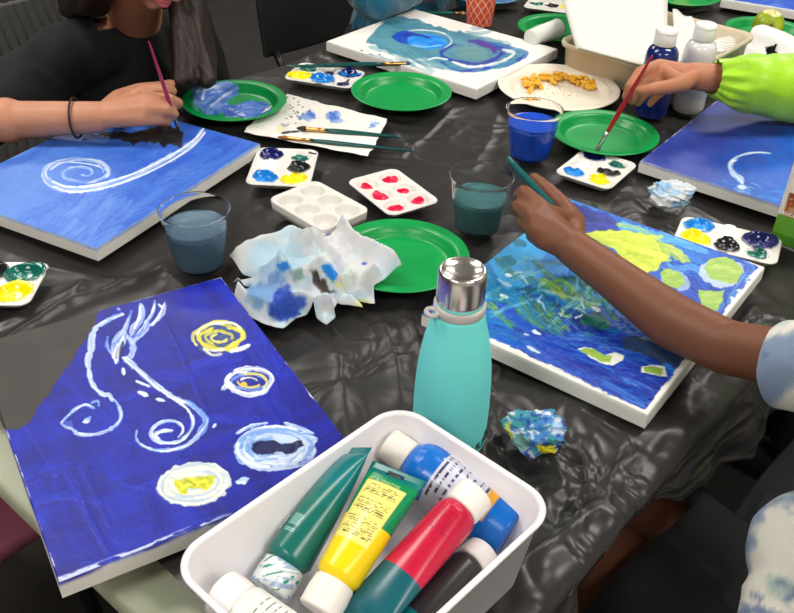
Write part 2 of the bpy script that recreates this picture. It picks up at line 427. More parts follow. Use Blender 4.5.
    q1, q2 = at(600, 490), at(740, 330); lim = .0165+.014*np.exp(-(((X-q1.x)**2+(Y-q1.y)**2)/.11**2)**2)+.008*np.exp(-((X-q2.x)**2+(Y-q2.y)**2)/.09**2); z = -.0004-.0022*np.log1p(np.exp(np.clip((lim-h)/.0022, -30, 30)))
    # edges: roll over and hang
    r = .020
    sn = np.clip(-S, 0, None)                          # length past the near edge
    far = np.clip(S-W, 0, None)
    bn = np.clip(sn/(r*PI/2), 0, 1)*PI/2; bf = np.clip(far/(r*PI/2), 0, 1)*PI/2
    hn = np.clip(sn-r*PI/2, 0, None); hf = np.clip(far-r*PI/2, 0, None)
    hemmask = np.interp(Ug, [.25, .40, .44, .48, .515, .645, .70, .80, .90, 3.1], [.40, .32, .20, .10, .0, .0, .04, .07, .11, .11])/HL
    drop = -(r*(1-np.cos(bn))+hn)-(r*(1-np.cos(bf))+hf)
    drop = np.where(sn > 0, -(r*(1-np.cos(bn))+hn*hemmask), drop)
    fold = np.sin(Ug*34+2.2*fbm(Ug*6, S*2, 9)*3)*.5+.6*(vn(Ug*22, S*3, 8)-.5)
    out = -(r*np.sin(bn))+(r*np.sin(bf))
    wob = sstep(-.001, .0, -np.abs(S))*0+np.exp(-(S/.045)**2)
    out = out+wob*.016*(facets(Ug*13, S*9+3, 61, 2)-.5); z = z-wob*.012*facets(Ug*15, S*12+7, 63, 2)
    out = out-sstep(0, .2, hn*np.clip(hemmask*2.5, 0, 1))*(.018+.016*fold)+sstep(0, .2, hf)*(.02+.016*fold)
    out = out-.006*(ridge(Ug*12, S*8, 5, 2)**2)*sstep(0, .05, hn*np.clip(hemmask*2.5, 0, 1))
    vv = V0+vtop+out
    P = np.stack([U.x*Ug+V.x*vv, U.y*Ug+V.y*vv, TZ+z+drop], -1)
    P[..., 2] += np.where(sn > 0, .012*sstep(0, .06, sn)*(vn(Ug*9, S*0, 4)-.5), 0)
    me = gridmesh(P)
    m = mat('black_plastic_sheet', (46, 44, 43), .36, spec=.5, bump=.15, bscale=70)
    return tag(link('tablecloth', me, m), 'black crinkled plastic sheet covering the table and hanging over its edges', 'tablecloth')
cloth()

# ================================================================== stretched canvases
CANV = mat('painted_canvas', rough=.62, attr=True, wet=.34, bump=.12, bscale=900)
def canvas(c, ang, L, W, paint, label, res=.0012, T=.019, z0=.0006, base=(236, 233, 226), side_tint=None, lift=0):
    ux, uy = math.cos(ang), math.sin(ang)
    n = int(L/res); m = int(W/res); rr = .0022
    a = np.linspace(-L/2, L/2, n+1); b = np.linspace(-W/2, W/2, m+1)
    # extra rows fold down the sides
    ex = [(.0007, -.0007), (.0012, -.002), (.0014, -.006), (.0014, -.011), (.0014, -T)]
    A = np.concatenate([[-L/2-e for e, _ in ex[::-1]], a, [L/2+e for e, _ in ex]])
    B = np.concatenate([[-W/2-e for e, _ in ex[::-1]], b, [W/2+e for e, _ in ex]])
    za = np.concatenate([[d for _, d in ex[::-1]], a*0, [d for _, d in ex]]); zb = np.concatenate([[d for _, d in ex[::-1]], b*0, [d for _, d in ex]])
    AA, BB = np.meshgrid(A, B, indexing='ij'); Z = np.minimum(za[:, None]+0*BB, zb[None, :]+0*AA)
    X = c[0]+ux*AA-uy*BB; Y = c[1]+uy*AA+ux*BB
    Zw = TZ+z0+T+Z+lift
    P = np.stack([X, Y, Zw], -1)
    qx, qy = topx(P)
    p = Paint(qx, qy, base)
    side = (Z < -.0001).ravel()
    p.side = side; p.A = AA.ravel(); p.B = BB.ravel(); p.Zs = Z.ravel(); p.edge = np.minimum(L/2-np.abs(p.A), W/2-np.abs(p.B))
    p.mask = ~side
    paint(p)
    P[..., 2] += p.h.reshape(Z.shape)*(~side.reshape(Z.shape))
    me = gridmesh(P[:, ::-1] if False else P)
    p.apply(me)
    # closed underside
    bot = box(L-.002, W-.002, .001, Matrix.Translation((c[0], c[1], TZ+z0+lift+.0006)) @ Matrix.Rotation(ang, 4, 'Z'))
    setcol(bot, np.tile([200, 185, 160], (len(bot.vertices), 1)))
    me2 = join([me, bot])
    o = link('canvas', me2, CANV)
    return tag(o, label, 'painting', 'stretched canvases being painted')
def edge_bleed(p, col, amt, w=.004, seed=0, under=True):
    """paint that stops unevenly short of the edge / slips over it"""
    n = fbm(p.A*90, p.B*90, seed, 3)
    return n
WH = (232, 236, 246)

# --- front-left: two plumed spirals and stars on deep blue
def paint_plumes(p):
    al = np.arange(len(p.X)); p.mask[:] = True
    cover = sstep(.0, .0012, p.edge+.0005+.004*(fbm(p.A*60, p.B*60, 4)-.42))
    near = np.where(p.B > 0, 1, 1)
    blue = np.array([2, 18, 150.])
    n1 = fbm(p.A*14, p.B*60, 3)[:, None]; n2 = fbm(p.A*70, p.B*16, 5)[:, None]
    col = blue+(n1-.5)*np.array([14, 40, 60])+(n2-.5)*np.array([10, 26, 50])
    sd = sstep(-.012, -.004, p.Zs+.006*(fbm(p.A*50, p.B*50, 9)-.5))
    cov = np.where(p.side, sstep(-.004, -.0005, p.Zs+.003*(fbm(p.A*50, p.B*50, 9)-.5))*.8, cover)
    p.put(al, col, cov, .55)
    p.mask = ~p.side
    for k in range(3):
        p.dry(26, (0, 290, 340, 560), 110, 9, [(4, 26, 170), (0, 12, 124), (14, 48, 196), (0, 18, 146)], [-.3, 1.1, -.28][k], seed=k, a=.55, da=.15, h=.0003)
    p.dry(10, (20, 440, 110, 540), 60, 4, [(40, 80, 215), (8, 22, 120)], 1.0, seed=9, a=.3)
    p.dry(6, (60, 520, 300, 560), 60, 3, [(30, 60, 200)], -.35, seed=19, a=.4)
    p.mask[:] = True
    p.poly([(99, 309), (94, 326), (84, 342), (66, 368), (50, 392), (37, 408), (30, 423), (18, 430), (-10, 428), (-40, 400), (-60, 330), (-20, 320), (60, 300)], (52, 48, 45), warp=1.0, soft=1, wet=.45, col2=(58, 54, 50), sx=30, sy=30)
    p.mask = ~p.side
    WS[0] = 1.12
    A, B_ = (212, 224, 242), (116, 160, 228)
    k = dict(col2=B_, streak=.35, ks=1.3)
    p.stroke([(124, 314), (115, 317), (107, 321), (99, 326)], 3.6, (130, 175, 235), col2=A, seed=1)
    p.stroke([(107, 321), (96, 328), (92, 338), (91, 350), (88, 360), (89, 370), (91, 381), (97, 390), (104, 395), (109, 395), (113, 402)], [3, 4.5, 5.5, 6, 5, 4, 5, 4, 4, 3.5, 3], (178, 205, 242), col2=A, seed=2, streak=.3)
    p.stroke([(111, 398), (117, 403), (121, 414), (119, 422), (111, 429), (97, 434), (84, 435), (78, 434)], [2.5, 3.2, 4, 3.5, 3.5, 3, 3, 4], (170, 200, 242), col2=A, seed=3)
    p.stroke([(95, 409), (86, 405), (77, 408), (69, 415), (61, 424)], [2, 3, 3, 3.5, 2.5], A, col2=B_, seed=4)
    p.stroke([(61, 424), (66, 427), (72, 429), (78, 435)], [2.5, 3, 2.6, 4.5], A, col2=B_, seed=5); p.poly([(64, 422), (72, 420), (73, 428), (66, 427)], (70, 110, 210), a=.7, warp=.5)
    p.stroke([(84, 422), (88, 420), (91, 416)], [6, 5, 1.5], A, col2=B_, seed=6, streak=.1)
    p.stroke([(91, 403), (98, 401), (99, 407)], 1.8, (150, 190, 240), seed=7)
    # plume
    fl = [([(132, 310), (128, 322), (122, 336), (114, 348), (113, 358)], [2, 4, 5, 6, 3], 8), ([(140, 303), (143, 312), (141, 320), (134, 328), (131, 336)], [2.5, 5, 5, 6, 4], 9), ([(155, 300), (153, 312), (147, 322), (140, 334), (130, 344)], [1.5, 3.5, 4, 6, 6], 10),
          ([(166, 304), (163, 314), (155, 322), (150, 326)], [1.5, 3, 3.4, 3], 11), ([(126, 332), (120, 346), (118, 358), (116, 364)], [6, 7, 4, 3.5], 12), ([(128, 336), (133, 346), (131, 356), (124, 360)], [5, 6, 6, 5], 13), ([(108, 336), (107, 346), (112, 354)], [1.5, 3, 2], 14),
          ([(120, 310), (117, 309)], [4, 3], 15), ([(147, 322), (146, 330), (139, 338)], [5, 4, 3], 16), ([(124, 330), (118, 336), (112, 344)], [3, 4, 3], 17)]
    for pts, w, sd in fl: p.stroke(pts, w, (104, 148, 226) if sd % 2 == 0 else (160, 190, 240), col2=A, seed=sd, streak=.35, ks=.9, a=.9)
    for pts in [[(140, 306), (139, 318), (134, 330)], [(165, 302), (160, 314), (152, 326)], [(118, 344), (114, 355), (116, 364)], [(124, 336), (121, 345)], [(155, 304), (152, 314)], [(158, 304), (164, 309)]]: p.stroke(pts, [1.3, 2.6, 2], (240, 244, 252), seed=int(pts[0][0]))
    p.stroke([(123, 342), (121, 352), (119, 360)], [2, 3, 1], (60, 60, 70), seed=31)
    p.stroke([(123, 358), (130, 362), (140, 372), (154, 384), (168, 394), (178, 400), (190, 404), (202, 414), (206, 422), (201, 432), (194, 440), (184, 447), (170, 450), (154, 450), (140, 444), (136, 437), (137, 430)], [7, 6, 5, 5, 5.5, 5, 4.5, 5, 6, 6, 5, 4, 4, 3, 2.6, 2.4, 1.6], (104, 150, 228), col2=A, seed=41, streak=.35, ks=.8)
    p.stroke([(124, 359), (140, 373), (160, 390), (178, 402)], [2, 2, 1.6, 1.4], (236, 241, 252), seed=42)
    p.stroke([(178, 402), (188, 410), (193, 420), (191, 430), (182, 440), (172, 443), (160, 442), (152, 437), (152, 430), (160, 423), (172, 421), (181, 425), (183, 431), (178, 438)], [2, 2.6, 3.2, 3, 3, 3, 3.6, 3.6, 3.2, 3, 2.6, 2.6, 2.4, 1.6], (176, 204, 242), col2=(240, 245, 252), seed=43, streak=.25)
    p.stroke([(173, 431), (163, 431), (155, 435), (160, 440)], [2.6, 3.2, 3.4, 2], (226, 236, 250), seed=44)
    for q, w in [([(136, 381), (150, 387)], 2.6), ([(138, 392), (148, 396)], 3.6), ([(156, 399), (165, 401)], 3.2), ([(123, 368), (124, 375)], 3.4), ([(216, 424), (213, 428)], 2.6)]: p.stroke(q, w, (215, 230, 248), seed=50+int(w*10), streak=.1)
    # yellow star
    p.ell(219, 339, 24, 15, (90, 110, 110), a=.75, warp=2.5, seed=3, col2=(40, 60, 150))
    for j, (rx, ry, w, c, a0, a1) in enumerate([(25, 15, 3, (226, 222, 120), 2.6, 6.2), (22, 14, 4, (222, 216, 60), 3.4, 7.5), (18, 10, 4, (214, 204, 50), .4, 4.4), (13, 7, 3, (196, 196, 80), 2, 6.5), (8, 4, 2.5, (230, 224, 110), 0, 4.5), (24, 15, 2.2, (238, 240, 224), 3.3, 5.8), (21, 13, 3, (220, 214, 70), .2, 2.4), (26, 14, 2, (236, 238, 230), 1.3, 2.2)]):
        p.ring(219, 338, rx, ry, w, c, a0, a1, seed=60+j, wob=.14)
    p.stroke([(230, 352), (241, 349), (250, 345)], 3.6, (232, 236, 232), seed=71, streak=.1); p.stroke([(228, 347), (238, 342), (246, 337)], 3, (220, 214, 90), seed=72); p.stroke([(203, 349), (212, 355), (222, 354)], 3, (228, 230, 200), seed=73)
    # small white rose with yellow heart
    for j, (rx, ry, w, c, a0, a1) in enumerate([(24, 12, 4.5, (226, 234, 246), 4, 9.2), (23, 12.5, 3, (236, 238, 240), 1.6, 3.9), (17, 8, 3, (130, 165, 220), 0, 6.3), (17, 8, 2.2, (226, 208, 110), 4.4, 7), (12, 5.5, 2.2, (226, 200, 90), .5, 3.4), (9, 4, 2, (232, 230, 200), 3.4, 6.2), (20, 10.5, 2, (240, 242, 244), 2.5, 4.6)]):
        p.ring(249, 382, rx, ry, w, c, a0, a1, seed=80+j, wob=.14)
    p.ell(243.5, 384.5, 3.8, 2.6, (232, 190, 60), warp=.6); p.stroke([(222, 390), (228, 384)], 4, (230, 238, 248), seed=91)
    # white oval with dark heart
    p.ell(275, 448, 42, 22, (110, 148, 214), warp=2.0, seed=6, col2=(190, 208, 236), sx=26, sy=3, ang=-.1)
    for j in range(9): p.ring(275, 448, 40-j*2.2, 21.5-j*1.5, 3.4, [(196, 212, 238), (232, 236, 244), (120, 160, 222)][j % 3], j*1.7, j*1.7+3.6, seed=100+j, wob=.06)
    for q in [[(236, 434), (250, 427), (268, 423)], [(284, 423), (300, 428), (314, 434)], [(296, 436), (308, 437), (318, 439)]]: p.stroke(q, [3, 4, 2], (224, 234, 248), seed=int(q[0][0]), col2=(160, 190, 235))
    p.poly([(252, 444), (260, 441), (272, 440), (282, 444), (292, 443), (301, 441), (305, 446), (299, 449), (294, 455), (280, 454), (270, 456), (258, 455), (252, 450)], (12, 22, 78), warp=1, seed=4, h=-.0003)
    p.stroke([(256, 460), (270, 458), (286, 457)], 9, (140, 172, 226), col2=(214, 226, 244), seed=115, h=.0003); p.stroke([(284, 462), (296, 455), (304, 448)], [7, 6, 3], (150, 182, 230), col2=(222, 232, 246), seed=116)
    # egg
    p.ell(194, 484, 37, 22, (188, 204, 216), ang=-.12, warp=1.6, seed=12, col2=(222, 224, 214), h=.0006)
    for j in range(7): p.ring(194, 484, 34-j*2.3, 20-j*1.8, 2.6, [(234, 233, 222), (176, 194, 208), (222, 222, 208)][j % 3], j*1.3, j*1.3+4, seed=130+j, wob=.05, ang=-.12)
    p.poly([(174, 481), (190, 478), (206, 477), (215, 475), (213, 484), (207, 491), (200, 489), (190, 487), (186, 495), (180, 494), (176, 487)], (186, 190, 30), warp=1.4, seed=13, col2=(222, 218, 60), sx=6, sy=3)
    p.stroke([(180, 490), (192, 484), (208, 482)], 3, (226, 224, 70), seed=140); p.stroke([(184, 480), (196, 486)], 2, (160, 170, 30), seed=141)
    p.poly([(235, 481), (241, 477), (250, 478), (245, 484), (238, 485)], (170, 200, 240), warp=.8, col2=(230, 238, 248))
    WS[0] = 1.0
    # scraped white along the near edge
    p.mask[:] = True
    f = fbm(p.A*60, p.B*40, 14); g = fbm(p.A*300, p.B*60, 24)
    p.put(al, (214, 222, 240), sstep(.45, .54, g)*sstep(.005, .002, .1778-p.A-.004*(f-.3))*sstep(.03, -.02, p.B)*(~p.side)*.9, .3)
# --- left: one long white spiral on light blue
def paint_spiral(p):
    al = np.arange(len(p.X)); p.mask[:] = True
    n1 = fbm(p.A*10, p.B*50, 3)[:, None]
    col = np.array([56, 106, 208.])+(n1-.5)*np.array([36, 44, 40])
    cov = sstep(-.0002, .0008, p.edge+.004*(fbm(p.A*70, p.B*70, 2)-.35))
    sd = sstep(-.006, -.001, p.Zs+.004*(fbm(p.A*60, p.B*60, 9)-.5))
    p.put(al, col, np.where(p.side, sd*.55, cov), .5)
    p.mask = ~p.side
    p.grad((150, 150), (20, 170), (104, 150, 222), .6); p.grad((60, 190), (80, 250), (44, 92, 200), .6); p.grad((150, 160), (240, 160), (34, 80, 190), .55)
    p.dry(50, (0, 120, 250, 250), 110, 9, [(92, 138, 222), (40, 88, 196), (66, 114, 212)], -.55, seed=2, a=.4, h=.0002)
    p.dry(12, (50, 205, 120, 240), 40, 7, [(120, 160, 228)], -.7, seed=3, a=.3)
    k = dict(col2=(130, 168, 230), streak=.9, ks=1.1, a=.9)
    main = [(204, 130), (197, 139), (188, 147), (169, 159), (141, 173), (113, 183), (85, 189), (66, 189), (52, 184), (45, 177), (45, 169), (52, 164), (63, 161), (76, 159), (88, 160), (101, 163), (107, 168), (108, 174), (101, 179), (90, 182), (76, 181), (65, 178), (63, 173), (70, 168), (80, 167), (90, 169), (92, 173), (88, 176), (81, 175)]
    p.stroke(main, [5, 6, 8, 8, 8, 8, 8, 8, 7.5, 6, 4.5, 4, 4, 4, 4.5, 5, 5, 4.5, 4, 3.5, 3, 3, 2.8, 2.6, 2.4, 2.4, 2.2, 2, 1.5], (208, 220, 242), seed=4, **k)
    off = [(x, y-2.2) for x, y in main[:9]]; p.stroke(off, 1.8, (240, 244, 250), seed=5, streak=.3)
    off = [(x+1, y+2.6) for x, y in main[:9]]; p.stroke(off, 1.6, (236, 240, 250), seed=6, streak=.3)
    p.stroke([(50, 170), (62, 163), (80, 163), (100, 167), (104, 173)], 1.4, (230, 236, 248), seed=7)
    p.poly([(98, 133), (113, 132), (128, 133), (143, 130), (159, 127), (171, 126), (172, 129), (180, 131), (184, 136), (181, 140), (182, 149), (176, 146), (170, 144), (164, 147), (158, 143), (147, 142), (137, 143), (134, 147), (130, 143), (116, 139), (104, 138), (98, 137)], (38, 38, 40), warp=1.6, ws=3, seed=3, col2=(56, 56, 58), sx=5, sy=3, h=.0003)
# --- top: teal and blue swirls on bare white
def paint_teal(p):
    T = (72, 134, 158); T2 = (92, 152, 168)
    p.poly([(366, 42), (372, 33), (378, 26), (386, 21), (392, 17), (403, 15), (408, 18), (418, 19), (428, 25), (440, 27), (455, 31), (470, 34), (480, 36), (490, 41), (502, 43), (512, 49), (527, 52), (522, 60), (508, 66), (487, 70), (462, 71), (446, 67), (432, 60), (412, 58), (396, 55), (384, 50), (374, 46)], T, warp=1.6, seed=2, col2=T2, sx=20, sy=3, ang=.2)
    p.dry(30, (385, 22, 500, 66), 40, 4, [(58, 118, 150), (104, 160, 172), (70, 140, 160)], .25, seed=4, a=.5)
    p.ring(426, 40, 27, 10, 1.6, (226, 236, 236), 3.8, 7.0, seed=3, ang=.1)
    p.ell(407, 38, 15, 6.5, (30, 74, 190), ang=.1, seed=3, warp=1); p.ell(427, 41.5, 20, 7.5, (20, 132, 232), ang=.08, seed=5, warp=1, col2=(60, 160, 240))
    p.stroke([(404, 35), (418, 35), (430, 38)], 3, (30, 50, 160), seed=6); p.stroke([(412, 45), (426, 47), (442, 45)], 1.6, (150, 205, 240), seed=7)
    B1, B2 = (40, 66, 176), (60, 66, 150)
    p.stroke([(468, 41), (480, 42), (493, 46), (503, 50), (498, 57), (488, 62), (474, 64), (460, 62), (448, 59), (441, 53), (450, 47), (456, 44)], [3, 5, 5, 5, 4, 3.4, 3, 3, 3, 3, 2.5, 2], B2, col2=B1, seed=8, streak=.3)
    p.stroke([(484, 42), (500, 45), (514, 49), (527, 53), (518, 60), (500, 66), (484, 69), (466, 71), (452, 68), (440, 62)], [2, 3, 3.4, 4, 4, 3, 4, 3, 3, 2], B1, col2=(70, 140, 180), seed=9)
    p.stroke([(502, 50), (514, 53), (505, 60), (490, 65), (470, 67), (452, 62)], [3, 3, 3, 3, 3, 2], (232, 236, 238), seed=10, streak=.5)
    p.stroke([(448, 60), (436, 58), (428, 60)], 1.6, (232, 236, 238), seed=12)
    p.ell(471, 53.5, 18, 7.5, (110, 158, 160), ang=.1, seed=8, warp=1.2, col2=(90, 146, 156), sx=16, sy=3)
    p.stroke([(476, 43), (490, 47), (496, 53)], 4, (80, 60, 150), seed=14, streak=.3)
    p.stroke([(360, 50), (363, 51)], 1.2, (50, 60, 70)); p.stroke([(378, 54), (381, 55)], 1.0, (50, 60, 70))
# --- centre right: starry landscape in blue, lime and green
def paint_land(p):
    al = np.arange(len(p.X))
    p.mask[:] = True
    cov = sstep(.0, .001, p.edge-.004+.008*(fbm(p.A*55, p.B*55, 6)-.35)+np.where((p.X < 540) & (p.Y < 330), .01, 0)+np.where(p.X > 560, np.where(p.Y < 262-.0*(p.X), .004, 0), 0))
    cov = np.where(p.side, sstep(-.014, -.004, p.Zs)*(p.X < 470)*(p.Y < 316)*.8, cov)
    p.put(al, (24, 84, 190), cov, .6)
    unp = p.c.copy(); p.mask = (cov > .5)
    p.grad((600, 330), (470, 250), (54, 164, 226), 1.0); p.grad((560, 330), (500, 400), (22, 54, 170), .9)
    p.grad((600, 300), (640, 410), (14, 44, 150), .7)
    p.dry(90, (430, 215, 760, 420), 70, 10, [(26, 96, 205), (14, 50, 160), (40, 124, 215)], .5, seed=1, a=.8, da=.35, h=.0004)
    p.dry(40, (430, 220, 560, 300), 60, 12, [(60, 168, 230), (50, 158, 226), (80, 182, 236)], -.7, seed=2, a=.85, da=.3)
    p.dry(60, (480, 285, 640, 340), 60, 8, [(24, 110, 190), (30, 130, 180), (20, 84, 180), (40, 140, 200)], .25, seed=3, a=.95, da=.3, h=.0005)
    p.dry(34, (500, 268, 610, 326), 40, 7, [(80, 150, 90), (50, 130, 120), (130, 172, 70), (30, 100, 120), (40, 130, 170), (20, 70, 90)], .55, seed=4, a=.95, da=.45, h=.0006)
    p.dry(20, (480, 255, 600, 320), 34, 3, [(100, 180, 220), (140, 200, 190), (40, 120, 170)], -.5, seed=14, a=.6, da=.5)
    p.dry(70, (440, 325, 660, 405), 90, 8, [(16, 44, 160), (24, 66, 185), (30, 100, 205), (10, 34, 140), (60, 120, 210)], .42, seed=5, a=.95, da=.16, h=.0005)
    p.ell(478, 240, 6, 3, (30, 130, 160), warp=2, seed=2); p.ell(508, 262, 8, 5, (30, 120, 150), warp=2, seed=3, a=.8); p.ell(520, 244, 7, 3.5, (28, 118, 150), warp=2, seed=5); p.ell(530, 290, 8, 4, (22, 80, 100), warp=2.5, seed=4, a=.7)
    for q, w in [([(484, 300), (500, 288), (520, 278), (545, 270)], 5), ([(490, 318), (520, 305), (545, 300)], 4)]: p.stroke(q, w, (130, 196, 220), col2=(50, 140, 190), seed=int(q[0][0]), a=.7)
    p.stroke([(540, 280), (556, 290), (566, 300)], 7, (150, 184, 70), col2=(90, 150, 90), seed=21); p.stroke([(548, 286), (562, 282), (580, 300), (600, 312)], 5, (120, 170, 80), seed=22, col2=(60, 140, 110))
    p.stroke([(545, 292), (575, 300), (600, 306)], 3.5, (190, 220, 190), seed=23, a=.7)
    p.poly([(578, 318), (592, 317), (606, 322), (612, 330), (598, 331), (582, 326)], (16, 84, 88), warp=2, seed=6, col2=(30, 110, 96), sx=4, sy=3)
    for q, w in [([(532, 333), (541, 336)], 3.4), ([(592, 308), (600, 312)], 4.5), ([(524, 335), (529, 337)], 2.4), ([(574, 321), (582, 318)], 2), ([(505, 275), (512, 277)], 3), ([(500, 296), (508, 300)], 3.5), ([(527, 347), (540, 354)], 3)]: p.stroke(q, w, (226, 236, 244), seed=int(q[0][1]), streak=.2)
    p.poly([(622, 338), (640, 336), (668, 350), (700, 362), (690, 374), (668, 366), (640, 356), (624, 348)], (60, 70, 84), warp=2.5, seed=7, a=.85, col2=(30, 56, 110), sx=18, sy=4, ang=.4)
    p.dry(20, (500, 360, 660, 410), 80, 6, [(14, 36, 140), (30, 80, 200), (30, 110, 210)], .42, seed=8, a=.6, da=.1)
    p.dry(14, (490, 270, 610, 320), 12, 2.4, [(214, 232, 240), (130, 200, 220), (170, 210, 120)], .2, seed=44, a=.9, da=.8)
    # navy corner, lime field
    p.poly([(563, 200), (572, 202), (595, 210), (614, 219), (622, 228), (612, 233), (594, 233), (584, 238), (570, 226)], (18, 38, 138), warp=1.5, seed=8, col2=(30, 56, 165), sx=16, sy=3, ang=.4)
    p.dry(10, (570, 206, 612, 230), 30, 3, [(44, 76, 190), (12, 28, 116)], .45, seed=10, a=.6)
    p.stroke([(618, 225), (640, 231), (664, 238), (690, 246), (708, 253)], [10, 9, 9, 8, 5], (44, 146, 216), col2=(90, 180, 230), seed=25, streak=.3)
    p.poly([(585, 233), (600, 230), (616, 231), (632, 231), (646, 235), (658, 243), (669, 250), (668, 258), (662, 262), (658, 270), (644, 275), (632, 268), (622, 258), (606, 246)], (206, 222, 68), warp=1.8, seed=9, col2=(190, 208, 60), sx=26, sy=4, ang=.3, h=.0003)
    p.dry(16, (596, 234, 660, 262), 46, 5, [(220, 230, 96), (176, 196, 56), (204, 220, 70)], .35, seed=11, a=.8, h=.0006)
    p.poly([(598, 246), (606, 245), (616, 251), (622, 262), (612, 262), (602, 254)], (34, 96, 190), warp=1.2, col2=(70, 140, 160))
    p.stroke([(660, 246), (676, 254), (690, 264)], [9, 11, 8], (150, 186, 90), col2=(190, 208, 80), seed=26, h=.0005)
    p.stroke([(662, 266), (676, 272), (690, 268), (706, 276)], [9, 11, 9, 7], (28, 90, 200), col2=(60, 140, 220), seed=27)
    p.ell(676, 281, 15, 8.5, (226, 232, 226), ang=.35, a=.6, warp=1.5)
    p.ell(672, 279, 13, 7.5, (146, 184, 74), ang=.45, warp=1.6, seed=12, col2=(170, 200, 96), sx=10, sy=3, h=.0006)
    p.ell(723, 273, 24, 15, (226, 232, 228), a=.75, warp=2, seed=2, ang=.1)
    p.ell(724, 271, 20, 12.5, (150, 186, 84), warp=1.6, seed=13, col2=(178, 204, 104), sx=16, sy=3, ang=.2, h=.0006)
    p.poly([(698, 290), (708, 292), (724, 290), (722, 298), (726, 304), (716, 312), (704, 310), (700, 300)], (146, 184, 84), warp=1.5, seed=14, col2=(170, 198, 100), sx=12, sy=3, h=.0006)
    p.stroke([(740, 262), (752, 268), (744, 280), (730, 298), (718, 314)], [5, 9, 9, 8, 6], (22, 62, 176), col2=(60, 130, 210), seed=28, streak=.45)
    p.poly([(577, 350), (584, 348), (592, 348), (604, 356), (614, 353), (624, 356), (622, 361), (612, 367), (600, 363), (590, 358)], (232, 232, 222), warp=1, seed=15)
    p.poly([(579, 350), (592, 349), (603, 356), (612, 357), (610, 364), (600, 362), (590, 357)], (150, 186, 76), warp=1, seed=16, h=.0005)
    p.poly([(641, 366), (652, 366), (664, 367), (668, 377), (656, 376), (641, 373)], (228, 230, 220), warp=1); p.poly([(643, 367), (654, 368), (663, 370), (660, 376), (645, 373)], (146, 186, 80), warp=1, h=.0005)
    # ragged white margin where the paint stops short of the near edges
    nn = fbm(p.A*70, p.B*70, 16)
    p.mask[:] = True
    dist = p.edge; nearside = (p.Y > 0.53*(p.X-421)+296) | (p.Y > -1.35*(p.X-764)+250)
    p.put(al, (238, 235, 228), sstep(.0062, .0040, dist+.014*(nn-.5))*nearside*(~p.side)*((p.X > 480)*1.0), .1, h=0)
# --- right: night-blue gradient with one white curve
def paint_night(p):
    al = np.arange(len(p.X)); p.mask[:] = True
    cov = np.where(p.side, sstep(-.006, -.001, p.Zs+.004*(fbm(p.A*60, p.B*60, 9)-.5))*.5, sstep(-.0003, .001, p.edge+.003*(fbm(p.A*70, p.B*70, 2)-.4)))
    p.put(al, (40, 58, 150), cov, .5); p.mask = ~p.side
    p.grad((720, 150), (790, 200), (20, 120, 220), 1.0); p.grad((700, 150), (720, 190), (22, 90, 200), .5)
    p.wash((60, 74, 168), 22, 14, 3, amt=.6)
    p.dry(26, (650, 100, 794, 200), 60, 7, [(50, 68, 160), (34, 50, 140), (60, 84, 180)], .5, seed=2, a=.3, da=.6)
    p.dry(12, (730, 180, 794, 205), 30, 4, [(60, 150, 230), (20, 90, 190)], .3, seed=3, a=.5)
    p.stroke([(771, 153.5), (758, 152.5), (746, 154), (736, 158), (730, 165), (733, 173), (740, 179), (743, 184)], [1.6, 2, 2.4, 3, 4.4, 5, 5.5, 4], (214, 226, 238), col2=(150, 180, 220), seed=4, streak=.3)
    p.stroke([(738, 187), (746, 188)], [7, 5], (224, 232, 240), seed=5); p.stroke([(730, 163), (737, 160)], 2, (240, 244, 248), seed=6)
    p.dry(6, (735, 186, 760, 194), 12, 1.6, [(150, 200, 240)], .3, seed=8, a=.6)
def paint_far(p):
    al = np.arange(len(p.X)); p.put(al, (30, 84, 200), sstep(.002, .004, p.edge+.004*(fbm(p.A*50, p.B*50, 2)-.5)), .5)
    p.dry(20, (700, -60, 794, 12), 40, 5, [(70, 130, 225), (20, 50, 170), (120, 170, 235)], .2, seed=2, a=.5)
canvas((-.2395, .6955), -1.0155, .3556, .2794, paint_plumes, 'deep blue canvas with plumed spirals, white and yellow stars and a black patch', res=.0009)
canvas((-.4273, 1.1983), -.4638, .2794, .3556, paint_spiral, 'light blue canvas with one long white spiral and a black smear under a hand')
canvas((.0693, 1.7685), -.6504, .3556, .2794, paint_teal, 'mostly bare white canvas with teal swirls and a bright blue oval', res=.0016)
canvas((.2481, .9285), -.620, .2794, .3556, paint_land, 'canvas of blue sky with lime field and green dabs under a forearm', res=.0009)
# right canvas from its left corner
def canvas_from_corner(corner, p2, L, W, side, *a, **k):
    c0 = at(*corner, .019); c1 = at(*p2, .019); d = (c1-c0); an = math.atan2(d.y, d.x)
    u = Vector((math.cos(an), math.sin(an), 0)); v = Vector((-u.y, u.x, 0))*side
    cc = c0+u*L/2+v*W/2
    return canvas((cc.x, cc.y), an, L, W, *a, **k)
canvas_from_corner((641, 161), (782, 206), .2794, .3556, 1, paint_night, 'night-blue canvas with one thin white curve, beside the juice carton', res=.0016)
canvas_from_corner((722, -1), (794, 10.5), .3556, .2794, 1, paint_far, 'bright blue canvas lying behind the bitten apple', res=.003)

